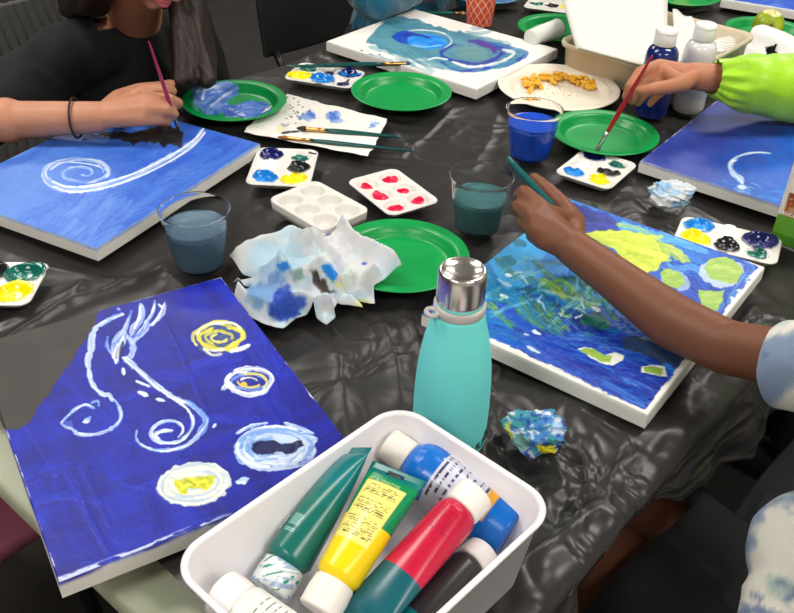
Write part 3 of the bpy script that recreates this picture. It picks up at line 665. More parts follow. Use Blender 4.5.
# ================================================================== plates
PLATE = mat('green_plate_plastic', rough=.32, attr=True, wet=.1)
PROF = [(0, .0012), (.03, .0012), (.055, .0012), (.0605, .0016), (.064, .0032), (.0675, .0075), (.0715, .0125), (.0745, .0148), (.079, .0155), (.085, .0160), (.0882, .0160), (.0888, .0152), (.0884, .0146), (.079, .0140), (.0745, .0132), (.071, .0110), (.066, .0060), (.0625, .0018), (.059, 0), (.0, 0)]
def dense(pf, k):
    pf = np.array(pf, float); out = []
    for a, b in zip(pf[:-1], pf[1:]):
        m = max(1, int(np.hypot(*(b-a))/k)); t = np.linspace(0, 1, m, endpoint=False)[:, None]; out.append(a*(1-t)+b*t)
    out.append(pf[-1:]); return np.vstack(out)
def plate(c, label, R=.0888, paint=None, col=(8, 150, 72), z0=.0008, name='plate', group='green plastic plates', cat='plate', m=None, prof=PROF, k=.002, n=160, squash=1, ang=0, tilt=0):
    pf = dense(prof, k); pf[:, 0] *= R/max(p[0] for p in prof)
    a = np.linspace(0, 2*PI, n, endpoint=False)
    x = pf[:, 0, None]*np.cos(a); y = pf[:, 0, None]*np.sin(a)*squash; ca, sa = math.cos(ang), math.sin(ang)
    P = np.stack([c[0]+x*ca-y*sa, c[1]+x*sa+y*ca, TZ+z0+np.repeat(pf[:, 1, None], n, 1)+tilt*(x*ca-y*sa+R)], -1)
    qx, qy = topx(P); p = Paint(qx, qy, col); p.top = (np.arange(len(pf)) < len(prof)*100)
    p.R = np.hypot(P[..., 0]-c[0], P[..., 1]-c[1]).ravel()
    rr = fbm(P[..., 0].ravel()*30, P[..., 1].ravel()*30, 4)
    if paint:
        i = np.arange(len(pf))[:, None]+0*P[..., 0]; half = np.argmax(pf[:, 0]); p.mask = (i <= half).ravel(); paint(p)
        P[..., 2] += p.h.reshape(P.shape[:2])
    me = gridmesh(P, closev=True); p.apply(me)
    return tag(link(name, me, m or PLATE), label, cat, group)
def blue_on_plate(p):
    p.poly([(193, 92), (197, 84), (206, 81), (216, 82), (228, 81), (238, 85), (240, 92), (232, 97), (226, 102), (232, 106), (226, 112), (214, 115), (204, 114), (194, 104)], (74, 116, 206), warp=1.6, seed=2, col2=(130, 170, 228), sx=10, sy=3, ang=-.4, h=.0012)
    p.poly([(222, 108), (236, 104), (252, 101), (268, 103), (270, 110), (262, 116), (244, 118), (226, 116)], (58, 98, 196), warp=1.4, seed=3, col2=(92, 134, 214), sx=10, sy=3, h=.001)
    for q in [[(196, 92), (204, 86), (214, 84)], [(202, 100), (206, 90), (220, 88)], [(210, 108), (222, 98), (232, 92)]]: p.stroke(q, 2.6, (190, 214, 242), seed=int(q[0][0]), h=.0006)
    p.ring(250, 109, 12, 5, 2.4, (88, 132, 216), seed=4); p.ring(248, 110, 6, 2.6, 1.8, (110, 150, 224), seed=5)
def blue_plate_back(p):
    p.poly([(446, 0), (452, 6), (470, 11), (490, 13), (508, 11), (520, 4), (522, -10), (500, -20), (460, -18)], (64, 116, 170), warp=1.5, seed=4, col2=(80, 134, 180), sx=14, sy=3, h=.0006)
def yellow_plate(p): p.poly([(676, -4), (690, 4), (700, 10), (694, 14), (680, 12), (670, 6)], (150, 180, 80), a=.6, warp=2, soft=5, wet=.5)
def rimw(px, py): q = at(px, py, .016); return (q.x, q.y)
plate((.002, .9962), 'clean bright green plate partly covered by the big stained paper towel')
plate((-.0069, 1.538), 'clean bright green plate below the teal and white canvas')
plate((-.2904, 1.4696), 'green plate smeared with thick light blue paint', paint=blue_on_plate)
plate((.3283, 1.3968), 'clean green plate beneath the red brush, beside the cup of blue water')
plate(rimw(485, -8), 'green plate coated in grey-blue paint, behind the orange patterned cup', paint=blue_plate_back)
plate(rimw(560, 27), 'green plate with a frosted tumbler lying across it')
plate(rimw(682, -6), 'green plate with a yellowish stain, behind the beige tray', paint=yellow_plate)
plate(rimw(768, 30), 'green plate holding a bitten apple')
plate(rimw(772, 87), 'green plate mostly hidden under the lime green sleeve')
CP = [(0, .0015), (.06, .0015), (.078, .0018), (.083, .004), (.089, .010), (.093, .013), (.096, .0135), (.099, .0128), (.103, .0145), (.109, .0165), (.1135, .0165), (.1145, .0155), (.1135, .0145), (.103, .0125), (.093, .011), (.088, .008), (.081, .001), (.06, 0), (0, 0)]
cream = mat('moulded_fibre', (236, 226, 208), .75, bump=.15, bscale=500)
plate((.2764, 1.5855), 'cream moulded fibre plate holding orange cheese crackers', R=.110, prof=CP, m=cream, group='', cat='plate', col=(236, 226, 208))
# cheese crackers: little fish shapes, each its own
def cracker():
    n = 22; a = np.linspace(0, 2*PI, n, endpoint=False)
    bm = bmesh.new(); pts = []
    for t in a:
        x = .0075*math.cos(t); y = .0048*math.sin(t)*(1-.25*math.cos(t))
        if math.cos(t) < -.8: x = -.0105; y = .0052*(1 if math.sin(t) >= 0 else -1)*abs(math.sin(t)*1.6)
        pts.append((x, y))
    rings = []
    for s_, z in [(.3, .0035), (.75, .003), (1, .0012), (1, -.0012), (.75, -.003), (.3, -.0035)]:
        rings.append([bm.verts.new((x*s_, y*s_, z)) for x, y in pts])
    for r0, r1 in zip(rings[:-1], rings[1:]):
        for i in range(n): bm.faces.new((r0[i], r0[(i+1) % n], r1[(i+1) % n], r1[i]))
    bm.faces.new(rings[0]); bm.faces.new(rings[-1])
    return bmo(bm)
crm = mat('cheese_cracker', (246, 178, 48), .6, bump=.4, bscale=700, var=.12, vscale=300)
c0 = link('cheese_cracker', cracker(), crm); tag(c0, 'small orange cheese cracker in the heap on the cream plate', 'cracker', 'cheese crackers on the cream plate')
r = random.Random(5); spots = []
path = [(525, 84), (532, 80), (541, 79), (550, 81), (557, 80), (566, 80), (574, 82), (583, 84), (589, 86), (536, 86), (529, 87)]
while len(spots) < 80:
    a, b = path[r.randrange(len(path))]; q = at(a+1.5+r.gauss(0, 1.8), b+r.gauss(0, 1.5), .004)
    if abs((q.x, q.y)[0]) and all((Vector((q.x-s[0], q.y-s[1]))).length > .0044 for s in spots): spots.append((q.x, q.y))
for k, (x, y) in enumerate(spots):
    o = c0 if k == 0 else c0.copy()
    if k: C.objects.link(o)
    lay = r.choice([0, 0, .005])
    o.location = (x, y, TZ+.0052+lay); o.rotation_euler = (r.uniform(-.5, .5), r.uniform(-.4, .4), r.uniform(0, 6.3)); s_ = r.uniform(.65, .9); o.scale = (s_,)*3
crumb = []
for k in range(40):
    q = at(r.uniform(514, 585), r.uniform(88, 98), .003); me = box(.0016, .0012, .001, Matrix.Translation((q.x, q.y, TZ+.0028)) @ Matrix.Rotation(r.uniform(0, 3), 4, 'Z') @ Matrix.Scale(r.uniform(.5, 1.4), 4)); crumb.append(me)
tag(link('cracker_crumbs', join(crumb), mat('crumb', (228, 176, 90), .8)), 'tiny orange crumbs scattered below the crackers on the cream plate', 'crumbs', kind='stuff')

# ================================================================== paint palettes
PAL = mat('palette_plastic', rough=.34, attr=True, wet=.24)
COLS = dict(navy=(22, 28, 92), blue=(22, 122, 204), yellow=(240, 220, 10), white=(240, 240, 238), black=(34, 32, 36), green=(12, 92, 80), red=(206, 18, 60))
def palette(corners, wells, label, T=.0085, z0=.0006, sml=.05, base=(226, 222, 216), res=.0011, smear=None, group='plastic six-well paint palettes'):
    cs = [at(*q, T+z0) for q in corners]; c = sum(cs, Vector())/4
    d = ((cs[1]-cs[0])+(cs[2]-cs[3])); L = d.length/2; an = math.atan2(d.y, d.x)
    w = ((cs[3]-cs[0])+(cs[2]-cs[1])); W = w.length/2; sgn = 1 if d.cross(w).z > 0 else -1
    L *= 1+sml; W *= 1+sml
    n = int(L/res); m = int(W/res); rc = .014
    a = np.linspace(-1, 1, n)*L/2; b = np.linspace(-1, 1, m)*W/2
    A, B = np.meshgrid(a, b, indexing='ij')
    # round the corners
    cx = L/2-rc; cy = W/2-rc; ex = np.clip(np.abs(A)-cx, 0, None); ey = np.clip(np.abs(B)-cy, 0, None)
    mx = np.maximum(ex, ey); hy = np.hypot(ex, ey)+1e-9; k = mx/hy
    A2 = np.sign(A)*np.where(np.abs(A) > cx, cx+ex*np.where((ex > 0) & (ey > 0), k, 1), np.abs(A)); B2 = np.sign(B)*np.where(np.abs(B) > cy, cy+ey*np.where((ex > 0) & (ey > 0), k, 1), np.abs(B))
    Z = np.zeros_like(A); p = Paint(A2, B2, base, .25)
    wr = min(L/3, W/2)*.47; depth = T-.0012
    ctr = []
    for i in range(3):
        for j in range(2):
            x = (i-1)*L*.305; y = (j-.5)*W*.46*sgn; ctr.append((x, y)); r_ = np.hypot(A2-x, (B2-y))
            Z = Z-depth*(1-sstep(wr*.50, wr*.97, r_))
    e = np.minimum(L/2-np.abs(A), W/2-np.abs(B)); Z = Z+.0012*np.exp(-((e-.002)/.0018)**2)
    seed = len(label)
    for i, w_ in enumerate(wells):
        if not w_: continue
        x, y = ctr[i]; r2 = np.random.default_rng(seed+i*7)
        if isinstance(w_, str): w_ = (w_, 1.0)
        col = COLS[w_[0]]; s_ = w_[1]
        if w_[0] != 'white' or True:
            p.ell(x+r2.normal()*.0012, y+r2.normal()*.0012, wr*.98*s_, wr*.82*s_, col, ang=r2.uniform(0, 3), soft=.0012, warp=.0016, ws=.007, seed=seed+i, wet=1, h=.0028)
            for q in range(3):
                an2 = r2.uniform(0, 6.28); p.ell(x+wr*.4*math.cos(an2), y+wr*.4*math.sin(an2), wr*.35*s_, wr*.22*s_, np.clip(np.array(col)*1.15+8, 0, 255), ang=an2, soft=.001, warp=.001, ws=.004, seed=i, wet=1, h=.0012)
    if smear: smear(p, ctr, wr)
    Zt = Z+p.h.reshape(Z.shape)
    ca, sa = math.cos(an), math.sin(an)
    def wp(A, B, Z): return np.stack([c.x+A*ca-B*sa, c.y+A*sa+B*ca, TZ+z0+T+Z], -1)
    top = wp(A2, B2, Zt)
    me = gridmesh(top); p.apply(me)
    # wall around the edge, and the underside
    loop = [(i, 0) for i in range(n)]+[(n-1, j) for j in range(1, m)]+[(i, m-1) for i in range(n-2, -1, -1)]+[(0, j) for j in range(m-2, 0, -1)]
    lA = np.array([A2[q] for q in loop]); lB = np.array([B2[q] for q in loop]); lZ = np.array([Zt[q] for q in loop])
    rows = [wp(lA, lB, lZ), wp(lA*1.008, lB*1.012, lZ-.0006), wp(lA*1.008, lB*1.012, lZ-.0014), wp(lA*(.93 if T < .01 else .998), lB*(.90 if T < .01 else 1.0), lZ*0-(.0024 if T < .01 else T*.5)), wp(lA*(.90 if T < .01 else .99), lB*(.86 if T < .01 else .985), lZ*0-T*.98), wp(lA*.5, lB*.5, lZ*0-T), wp(lA*.01, lB*.01, lZ*0-T)]
    sm = gridmesh(np.array(rows), closev=True); setcol(sm, np.tile(base, (len(sm.vertices), 1)), .25)
    return tag(link('paint_palette', join([me, sm]), PAL), label, 'paint palette', group)
def smears(items):
    def f(p, ctr, wr):
        for (i, dx, dy, ln, w, col, an) in items:
            x, y = ctr[i]; x += dx*wr; y += dy*wr
            p.stroke([(x-math.cos(an)*ln*wr/2, y-math.sin(an)*ln*wr/2), (x, y+.001), (x+math.cos(an)*ln*wr/2, y+math.sin(an)*ln*wr/2)], w*wr, COLS[col], smooth=True, h=.0004, wet=.9, rag=.3, streak=.2, ks=600)
    return f
_st = Paint.stroke
# strokes in metre space: same routine with the units scaled up
def _mstroke(s, pts, w, col, **k):
    if np.max(np.abs(s.X)) < 1:
        X, Y = s.X, s.Y; s.X = X*1000; s.Y = Y*1000; k.pop('ks', None)
        try: _st(s, np.asarray(pts, float)*1000, np.asarray(w)*1000, col, **k)
        finally: s.X, s.Y = X, Y
    else: _st(s, pts, w, col, **k)
Paint.stroke = _mstroke
_pl = Paint.poly
def _mpoly(s, pts, col, **k):
    if np.max(np.abs(s.X)) < 1:
        X, Y = s.X, s.Y; s.X = X*1000; s.Y = Y*1000
        k['soft'] = k.get('soft', .001)*1000; k['warp'] = k.get('warp', .001)*1000; k['ws'] = k.get('ws', .005)*1000
        try: _pl(s, np.asarray(pts, float)*1000, col, **k)
        finally: s.X, s.Y = X, Y
    else: _pl(s, pts, col, **k)
Paint.poly = _mpoly
# wells run two by two from the first corner along the long side
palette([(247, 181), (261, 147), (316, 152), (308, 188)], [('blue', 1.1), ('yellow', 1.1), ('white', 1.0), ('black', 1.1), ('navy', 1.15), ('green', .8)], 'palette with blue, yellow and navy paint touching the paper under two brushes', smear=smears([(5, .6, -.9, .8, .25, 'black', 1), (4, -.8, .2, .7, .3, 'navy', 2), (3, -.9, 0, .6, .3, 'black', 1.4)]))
palette([(349, 182), (392, 216), (437, 200), (394, 168)], [('red', .55), ('red', .65), ('red', .7), ('red', .5), ('red', .65), ('red', .58)], 'palette with only red paint in its wells')
palette([(273, 199), (320, 231), (371, 209), (312, 181)], [None]*6, 'thick empty white palette with six clean wells', T=.016)
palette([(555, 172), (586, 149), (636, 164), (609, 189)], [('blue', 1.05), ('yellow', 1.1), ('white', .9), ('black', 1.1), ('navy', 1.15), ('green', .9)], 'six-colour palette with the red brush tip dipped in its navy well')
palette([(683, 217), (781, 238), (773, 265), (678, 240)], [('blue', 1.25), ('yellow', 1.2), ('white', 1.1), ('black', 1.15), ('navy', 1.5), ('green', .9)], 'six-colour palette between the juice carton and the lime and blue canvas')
palette([(-55, 262), (45, 264), (29, 304), (-75, 303)], [('white', 1), ('blue', 1), ('black', 1.2), ('white', 1.1), ('green', 1.3), ('yellow', 1.25)], 'palette with green and yellow paint beside the deep blue canvas, cut by the left edge')
palette([(299, 64), (362, 70), (352, 90), (288, 77)], [('green', .9), ('yellow', 1.15), ('black', .6), ('blue', 1.3), ('navy', 1.1), ('navy', .6)], 'paint-smeared palette beneath a long teal brush', smear=smears([(4, -.6, -.2, 3.4, .6, 'navy', .1), (4, 0, .2, 2.4, .5, 'blue', .2), (5, 0, .3, 1.4, .3, 'black', .9), (2, .3, .2, 1.3, .3, 'black', 2.5)]))
palette([(535, -9), (594, -5), (563, 14), (528, 5)], [('navy', 1.2), ('green', .9), ('navy', 1), ('black', .9), ('black', 1), ('yellow', 1)], 'palette behind the stack of white paper in the tray', smear=smears([(2, 0, 0, 1.6, .4, 'black', 1), (3, 0, 0, 1.5, .4, 'black', 2)]))

# ================================================================== clear cups of water
GL = mat('clear_plastic', (250, 252, 252), .04, trans=1, ior=1.2, spec=.5)
def liquid(name, col, dens):
    m = bpy.data.materials.new(name); m.use_nodes = True; b = m.node_tree.nodes['Principled BSDF']
    b.inputs['Base Color'].default_value = tuple(lin(col))+(1,); b.inputs['Roughness'].default_value = .12; b.inputs['Specular IOR Level'].default_value = .5
    return m
def cup(base, rim, label, col, fill=.5, rt=.0425, rb=.0305, H=.079, sd=0):
    b = at(*base); x, y = b.x, b.y; M = Matrix.Translation((x, y, TZ+.0008))
    e = empty('water_cup', (x, y, TZ), label, 'cup', 'clear plastic cups of paint water')
    n = 9; pf = [(0, .001), (rb-.004, .001), (rb-.001, 0), (rb, .0015)]+[(rb+(rt-rb)*t, .002+(H-.003)*t) for t in np.linspace(.05, 1, n)]+[(rt+.0015, H-.0005), (rt+.0018, H+.0005), (rt+.0008, H+.0012), (rt-.0005, H)]
    pf += [(rb+(rt-rb)*t-.0008, .003+(H-.004)*t) for t in np.linspace(1, .03, n)]+[(rb-.003, .0022), (0, .0022)]
    link('cup_wall', lathe(pf, 72, M), GL, e)
    h = H*fill; r1 = rb+(rt-rb)*fill-.0004
    lp = [(0, .0020), (rb-.0035, .0020), (rb-.0004, .0045)]+[(rb-.0004+(r1-rb+.0004)*t, .0045+(h-.0045)*t) for t in np.linspace(.1, 1, 6)]+[(r1-.0006, h-.0004), (r1-.003, h-.0008), (0, h-.0008)]
    link('paint_water', lathe(lp, 72, M), liquid('water_%d' % sd, col, 1), e)
    return e
def cup_at(rimL, rimR, rimY, base, *a, **k): return cup(base, None, *a, **k)
cup((200, 264), None, 'clear cup of murky grey-blue water below the light blue spiral canvas', (78, 106, 126), .72, sd=1)
cup((477, 227), None, 'clear cup of dull green water beside the hand with the teal brush', (68, 112, 116), .62, sd=2)
cup((529, 156), None, 'clear cup of bright blue water beside the plate of crackers', (24, 78, 200), .72, sd=3)

# ================================================================== brushes
def brush(p0, p1, label, hcol, ferrule=(206, 160, 96), tipcol=(60, 50, 50), r=.0034, fl=.11, tl=.07, name='paint_brush', metal=1.0, tipr=None, group='paint brushes'):
    """p0 bristle tip, p1 handle end"""
    p0 = Vector(p0); p1 = Vector(p1); L = (p1-p0).length; M = frame(p0, p1); tr = tipr or r*1.05
    e = empty(name, p0, label, 'paint brush', group)
    hm = mat('brush_lacquer_%d_%d_%d' % hcol, hcol, .25, coat=.4); fm = mat('brush_ferrule_%d' % ferrule[0], ferrule, .3, metal=metal); bm_ = mat('bristle_%d_%d' % tipcol[:2], tipcol, .6, bump=.3, bscale=900)
    a = L*tl; b = a+L*fl
    link('bristles', lathe([(0, 0), (tr*.35, a*.12), (tr*.8, a*.4), (tr*1.05, a*.7), (tr*.85, a*1.05), (0, a*1.05)], 16, M), bm_, e)
    link('ferrule', lathe([(0, a), (tr*.9, a), (tr*.95, a+.001), (r*.8, a+(b-a)*.55), (r*.92, a+(b-a)*.6), (r*.8, a+(b-a)*.66), (r*.85, b), (0, b)], 20, M), fm, e)
    t = np.linspace(0, 1, 16); rad = r*(.85+.35*np.sin(np.clip(t/.25, 0, 1)*PI*.5))*(1-.62*t**1.4)
    pf = [(0, b-.0002)]+[(rr, b+(L-b)*tt) for rr, tt in zip(rad, t)]+[(r*.25, L+.0012), (0, L+.0016)]
    link('handle', lathe(pf, 20, M), hm, e)
    return e
TEALH = (10, 78, 74)
def on(px, py, h): return at(px, py, h)
brush(on(296, 128, .0075), on(400, 137, .0052), 'dark-tipped teal brush lying uppermost on the white paper', TEALH, tipcol=(50, 44, 44), r=.0042, fl=.19, tl=.1)
brush(on(277, 137, .0068), on(413, 151, .0052), 'slim teal brush with brown bristles lying lower on the white paper', TEALH, tipcol=(150, 96, 44), r=.0034, fl=.17, tl=.08)
brush(on(411, 63.5, .0165+.0045), on(287, 66.5, .0145), 'teal brush with blue tip resting across a palette rim and a green plate', TEALH, tipcol=(40, 80, 130), r=.0044, fl=.19, tl=.04)
brush(on(466, 13.5, .005), on(405, 12, .005), 'thin teal brush lying behind the teal swirl canvas', (20, 110, 100), tipcol=(210, 200, 150), r=.0036, fl=.12)
# ================================================================== paper
PAPER = mat('paper_towel', rough=.9, attr=True, wet=.3, bump=.35, bscale=700)
def sheet_quad(corners, zf, paint, label, name, n=120, m=80, cat='paper towel', base=(236, 233, 226), th=.0006, warp=None, M=None, edge=None, group=None):
    c = [np.array(q, float) for q in corners]; s = np.linspace(0, 1, n)[:, None]; t = np.linspace(0, 1, m)[None, :]
    if edge: s_, t_ = edge(s+0*t, t+0*s)
    else: s_, t_ = s+0*t, t+0*s
    qx = (c[0][0]*(1-s_)+c[1][0]*s_)*(1-t_)+(c[3][0]*(1-s_)+c[2][0]*s_)*t_; qy = (c[0][1]*(1-s_)+c[1][1]*s_)*(1-t_)+(c[3][1]*(1-s_)+c[2][1]*s_)*t_
    G = np.array([[at(float(a), float(b), 0) for a, b in zip(ra, rb)] for ra, rb in zip(qx, qy)])
    z = zf(s+0*t, t+0*s, G[..., 0], G[..., 1]); G[..., 2] = TZ+z
    p = Paint(qx, qy, base)
    if paint: paint(p)
    me = gridmesh(G); p.apply(me)
    o = link(name, me, M or PAPER); solid(o, th, 1)
    return tag(o, label, cat, group)
def pt_paint(p):
    for x, y, s_ in [(308, 117, 8), (335, 119, 9), (372, 127, 4)]:
        for k in range(6):
            r2 = np.random.default_rng(k+int(x)); p.ell(x+r2.normal()*s_*.4, y+r2.normal()*s_*.25, s_*.5, s_*.35, [(90, 130, 210), (60, 104, 196), (130, 162, 222)][k % 3], a=.75, warp=2.4, ws=3, soft=2, seed=k, wet=0)
    for k in range(22):
        r2 = np.random.default_rng(k+90); p.ell(292+r2.normal()*6, 112+r2.normal()*6, .8, .6, (70, 70, 74), warp=.4, wet=0)
    p.stroke([(281, 135), (290, 134), (299, 133)], 2, (40, 44, 60), wet=0); p.ell(285, 127, 5, 2, (120, 120, 126), a=.6, warp=1.5, wet=0); p.ell(281, 131, 4, 3, (220, 212, 130), a=.5, soft=3, wet=0)
    p.wash((206, 200, 190), 8, 3, 5, .6, .8, .5)
sheet_quad([(288, 97), (388, 122), (368, 158), (244, 134)], lambda s, t, X, Y: .0022+.0018*ridge(X*30, Y*30, 5, 2)+.005*sstep(.25, .0, t)*fbm(s*5, t*2, 3)+.002*np.exp(-((t-.42)/.03)**2), pt_paint, 'white paper sheet with blue dabs beneath two teal brushes', 'paper_sheet', cat='paper', edge=lambda s, t: (s-.04*np.sin(t*PI)*(1-s)+.02*(vn(t*9, t*0, 2)-.5), t+.03*(vn(s*8, s*0, 4)-.5)))
# the big crumpled towel: a star-shaped outline, tall folds, stained with paint
def crumple(outline, c, H, label, paint, name='crumpled_paper_towel', nr=70, na=260, seed=3, sc=1.0, lift=None, res=1):
    pts = np.array(outline, float); cen = np.array(c, float)
    cw = at(*c, 0); W_ = np.array([at(*q, 0) for q in outline]); d = W_[:, :2]-np.array([cw.x, cw.y]); a = np.arctan2(d[:, 1], d[:, 0]); rr = np.hypot(d[:, 0], d[:, 1])
    o = np.argsort(a); a, rr = a[o], rr[o]; th = np.linspace(-PI, PI, na, endpoint=False)
    R = np.interp(th, np.concatenate([a-2*PI, a, a+2*PI]), np.tile(rr, 3))
    # the silhouette seen from a low angle includes the height of the folds: pull the back edge in a little
    t = np.linspace(0, 1, nr)[:, None]
    X = cw.x+t*R*np.cos(th); Y = cw.y+t*R*np.sin(th)
    wx = X+.02*(fbm(X*25, Y*25, seed)-.5)*2; wy = Y+.02*(fbm(X*25, Y*25, seed+1)-.5)*2
    k = 22*sc
    h = facets(wx*k*1.1, wy*k*1.1, seed+2, 3)*1.0+.32*facets(wx*k*3.5, wy*k*3.5, seed+3, 2)
    env = (1-t**2.5)*.88+.12+0*X
    z = H*h*env*(.55+.6*fbm(X*k*.5, Y*k*.5, seed+7))
    if lift is not None: z = z+lift(X, Y, t, th)
    X2 = X+.30*H*(fbm(X*k*1.2, Y*k*1.2, seed+11)-.5)*2*(1-t*.6); Y2 = Y+.30*H*(fbm(X*k*1.2, Y*k*1.2, seed+12)-.5)*2*(1-t*.6)
    P = np.stack([X2, Y2, TZ+.001+np.clip(z, 0, None)], -1)
    qx, qy = topx(P); p = Paint(qx, qy, (206, 208, 207)); p.Z = z.ravel()
    paint(p)
    me = gridmesh(P, closev=True)
    p.apply(me)
    bm = bmesh.new(); bm.from_mesh(me); bmesh.ops.remove_doubles(bm, verts=[v for v in bm.verts][:0] or bm.verts, dist=1e-6); bmesh.ops.recalc_face_normals(bm, faces=bm.faces); bm.to_mesh(me); bm.free()
    ob = link(name, me, PAPER); solid(ob, .0007, 1)
    return tag(ob, label, 'paper towel')
def seg_dist(X, Y, pts):
    p = [np.array(at(*q))[:2] for q in pts]; best = np.full(X.shape, 1e9)
    for a, b in zip(p[:-1], p[1:]):
        d = b-a; tt = np.clip(((X-a[0])*d[0]+(Y-a[1])*d[1])/(d@d), 0, 1); best = np.minimum(best, np.hypot(X-a[0]-tt*d[0], Y-a[1]-tt*d[1]))
    return best
def big_folds(X, Y, t, th):
    z = 0*X
    for pts, A, w in [([(236, 268), (262, 258), (292, 250), (314, 264)], .018, .024), ([(236, 288), (248, 312), (272, 322), (300, 312), (330, 316)], .016, .009), ([(342, 244), (354, 266), (392, 284)], .020, .020), ([(316, 250), (322, 266)], .012, .012),
                      ([(262, 296), (282, 286), (290, 300)], .022, .012), ([(300, 300), (318, 288), (334, 300), (352, 296)], .016, .012), ([(362, 300), (372, 292)], .012, .012)]:
        z = z+1.3*A*np.clip(1-seg_dist(X, Y, pts)/w, 0, 1)**1.3
    r = np.hypot(X-.002, Y-.9962); z = z+.017*sstep(.100, .086, r)
    return z
def big_paint(p):
    p.wash((184, 208, 220), 26, 14, 3, .4, .65, .8); p.wash((208, 204, 212), 18, 12, 8, .5, .7, .6)
    p.poly([(250, 248), (272, 240), (296, 240), (312, 262), (290, 276), (262, 276), (250, 262)], (170, 200, 216), a=.8, soft=9, warp=5, ws=9, wet=.1)
    p.poly([(246, 286), (262, 282), (270, 296), (262, 308), (248, 304)], (104, 148, 196), a=.9, soft=6, warp=3, wet=.3)
    p.poly([(268, 276), (284, 270), (286, 290), (300, 306), (296, 318), (280, 322), (268, 314), (262, 296)], (122, 158, 202), a=.9, soft=5, warp=3, wet=.3, seed=4)
    p.poly([(274, 292), (286, 286), (296, 296), (308, 300), (300, 312), (286, 322), (274, 318), (268, 312)], (28, 62, 168), a=.95, soft=4, warp=3, seed=5, wet=.4, col2=(50, 84, 186))
    p.poly([(277, 264), (288, 261), (291, 268), (280, 272)], (24, 124, 204), warp=1.5, soft=2); p.poly([(322, 265), (330, 264), (338, 276), (334, 284), (326, 276)], (20, 130, 214), warp=1.5, soft=2, seed=3)
    p.poly([(311, 272), (318, 270), (328, 284), (336, 292), (322, 292), (312, 284)], (60, 52, 46), warp=3, soft=3, seed=6); p.poly([(330, 278), (340, 284), (346, 290), (336, 286)], (214, 216, 110), warp=1.5, soft=3, a=.9)
    p.poly([(354, 302), (368, 300), (370, 312), (362, 310)], (222, 220, 110), warp=2, soft=5, a=.8); p.poly([(288, 272), (300, 268), (304, 276), (294, 280)], (110, 146, 140), soft=4, warp=3, a=.8)
    p.poly([(248, 296), (254, 300), (252, 304)], (180, 200, 120), soft=3, warp=1.5, a=.7); p.poly([(342, 268), (352, 266), (350, 284), (342, 284)], (206, 222, 206), soft=5, warp=2, a=.8)
    p.ell(364, 264, 3, 1.4, (60, 80, 180), warp=.6); p.ell(328, 235, 3.5, 1.2, (70, 80, 160), warp=.8); p.poly([(318, 300), (338, 292), (330, 306)], (206, 196, 214), soft=5, warp=3, a=.7)
crumple([(229, 268), (250, 246), (272, 238), (298, 240), (310, 244), (324, 234), (340, 240), (362, 256), (382, 270), (401, 286), (386, 292), (374, 300), (375, 308), (364, 312), (352, 304), (336, 306), (333, 313), (336, 320), (328, 328), (312, 314), (296, 320), (282, 330), (262, 326), (244, 316), (234, 306), (232, 284), (240, 282), (252, 290), (262, 282), (244, 278)], (306, 286), .034,
        'big crumpled paper towel soaked with blue, black and yellow paint', big_paint, seed=6, sc=.8, lift=big_folds)
def wad(cpx, rx, ry, rz, label, paint, name, seed):
    bm = bmesh.new(); bmesh.ops.create_icosphere(bm, subdivisions=6, radius=1); me = bpy.data.meshes.new(name); bm.to_mesh(me); bm.free()
    n = verts_of(me); f = 1.5
    w = n+.35*np.stack([fbm(n[:, 1]*2+9, n[:, 2]*2+9, seed), fbm(n[:, 2]*2+9, n[:, 0]*2+9, seed+1), fbm(n[:, 0]*2+9, n[:, 1]*2+9, seed+2)], -1)
    r = .55+.30*(facets(w[:, 0]*f+5, w[:, 1]*f+5, seed)+facets(w[:, 1]*f+5, w[:, 2]*f+5, seed+3)+facets(w[:, 2]*f+5, w[:, 0]*f+5, seed+6)-1.0)
    q = ridge(w[:, 0]*1.3+w[:, 2], w[:, 1]*1.3-w[:, 2]*.6, seed+8, 2); r = r+.55*(q-.5)+.30*np.exp(-np.abs(vn(w[:, 0]*2.2+w[:, 2]*2, w[:, 1]*2.2+w[:, 2], seed+14)-.5)/.06)*.6
    c0 = at(*cpx); A = math.radians(seed*7); x = n[:, 0]*r*rx; y = n[:, 1]*r*ry
    P = np.stack([c0.x+x, c0.y+y, TZ+.0012-(.005 if seed == 21 else 0)+np.clip(rz*.72+n[:, 2]*r*rz, 0, None)], -1)
    px_, py_ = topx(P); p = Paint(px_, py_, (216, 220, 222)); paint(p); setverts(me, P); p.apply(me)
    return tag(link(name, me, PAPER), label, 'paper towel')
def small_paint(p):
    p.wash((150, 190, 226), 9, 6, 3, .45, .62, .9); p.wash((196, 208, 220), 6, 6, 8, .5, .7, .5)
wad((666, 206), .037, .027, .022, 'small crumpled tissue with pale blue stains above the navy and lime canvas', small_paint, 'crumpled_tissue', 12)
def wad_paint(p):
    p.wash((60, 120, 190), 9, 6, 3, .35, .55, .95); p.wash((50, 140, 150), 8, 6, 5, .5, .62, .95); p.wash((30, 70, 160), 6, 5, 15, .6, .7, .9)
    p.poly([(503, 424), (510, 420), (512, 440), (504, 440)], (206, 206, 60), soft=4, warp=3); p.poly([(536, 446), (552, 446), (556, 454), (544, 456)], (222, 216, 40), soft=3, warp=2, seed=3)
    p.poly([(510, 436), (526, 436), (534, 448), (518, 450)], (130, 170, 150), soft=5, warp=3, a=.8); p.poly([(552, 420), (564, 424), (562, 436), (550, 430)], (176, 200, 228), soft=4, warp=2, a=.9)
wad((535, 441), .035, .028, .022, 'small crumpled paper towel stained blue, green and yellow beside the water bottle', wad_paint, 'crumpled_paper_wad', 21)

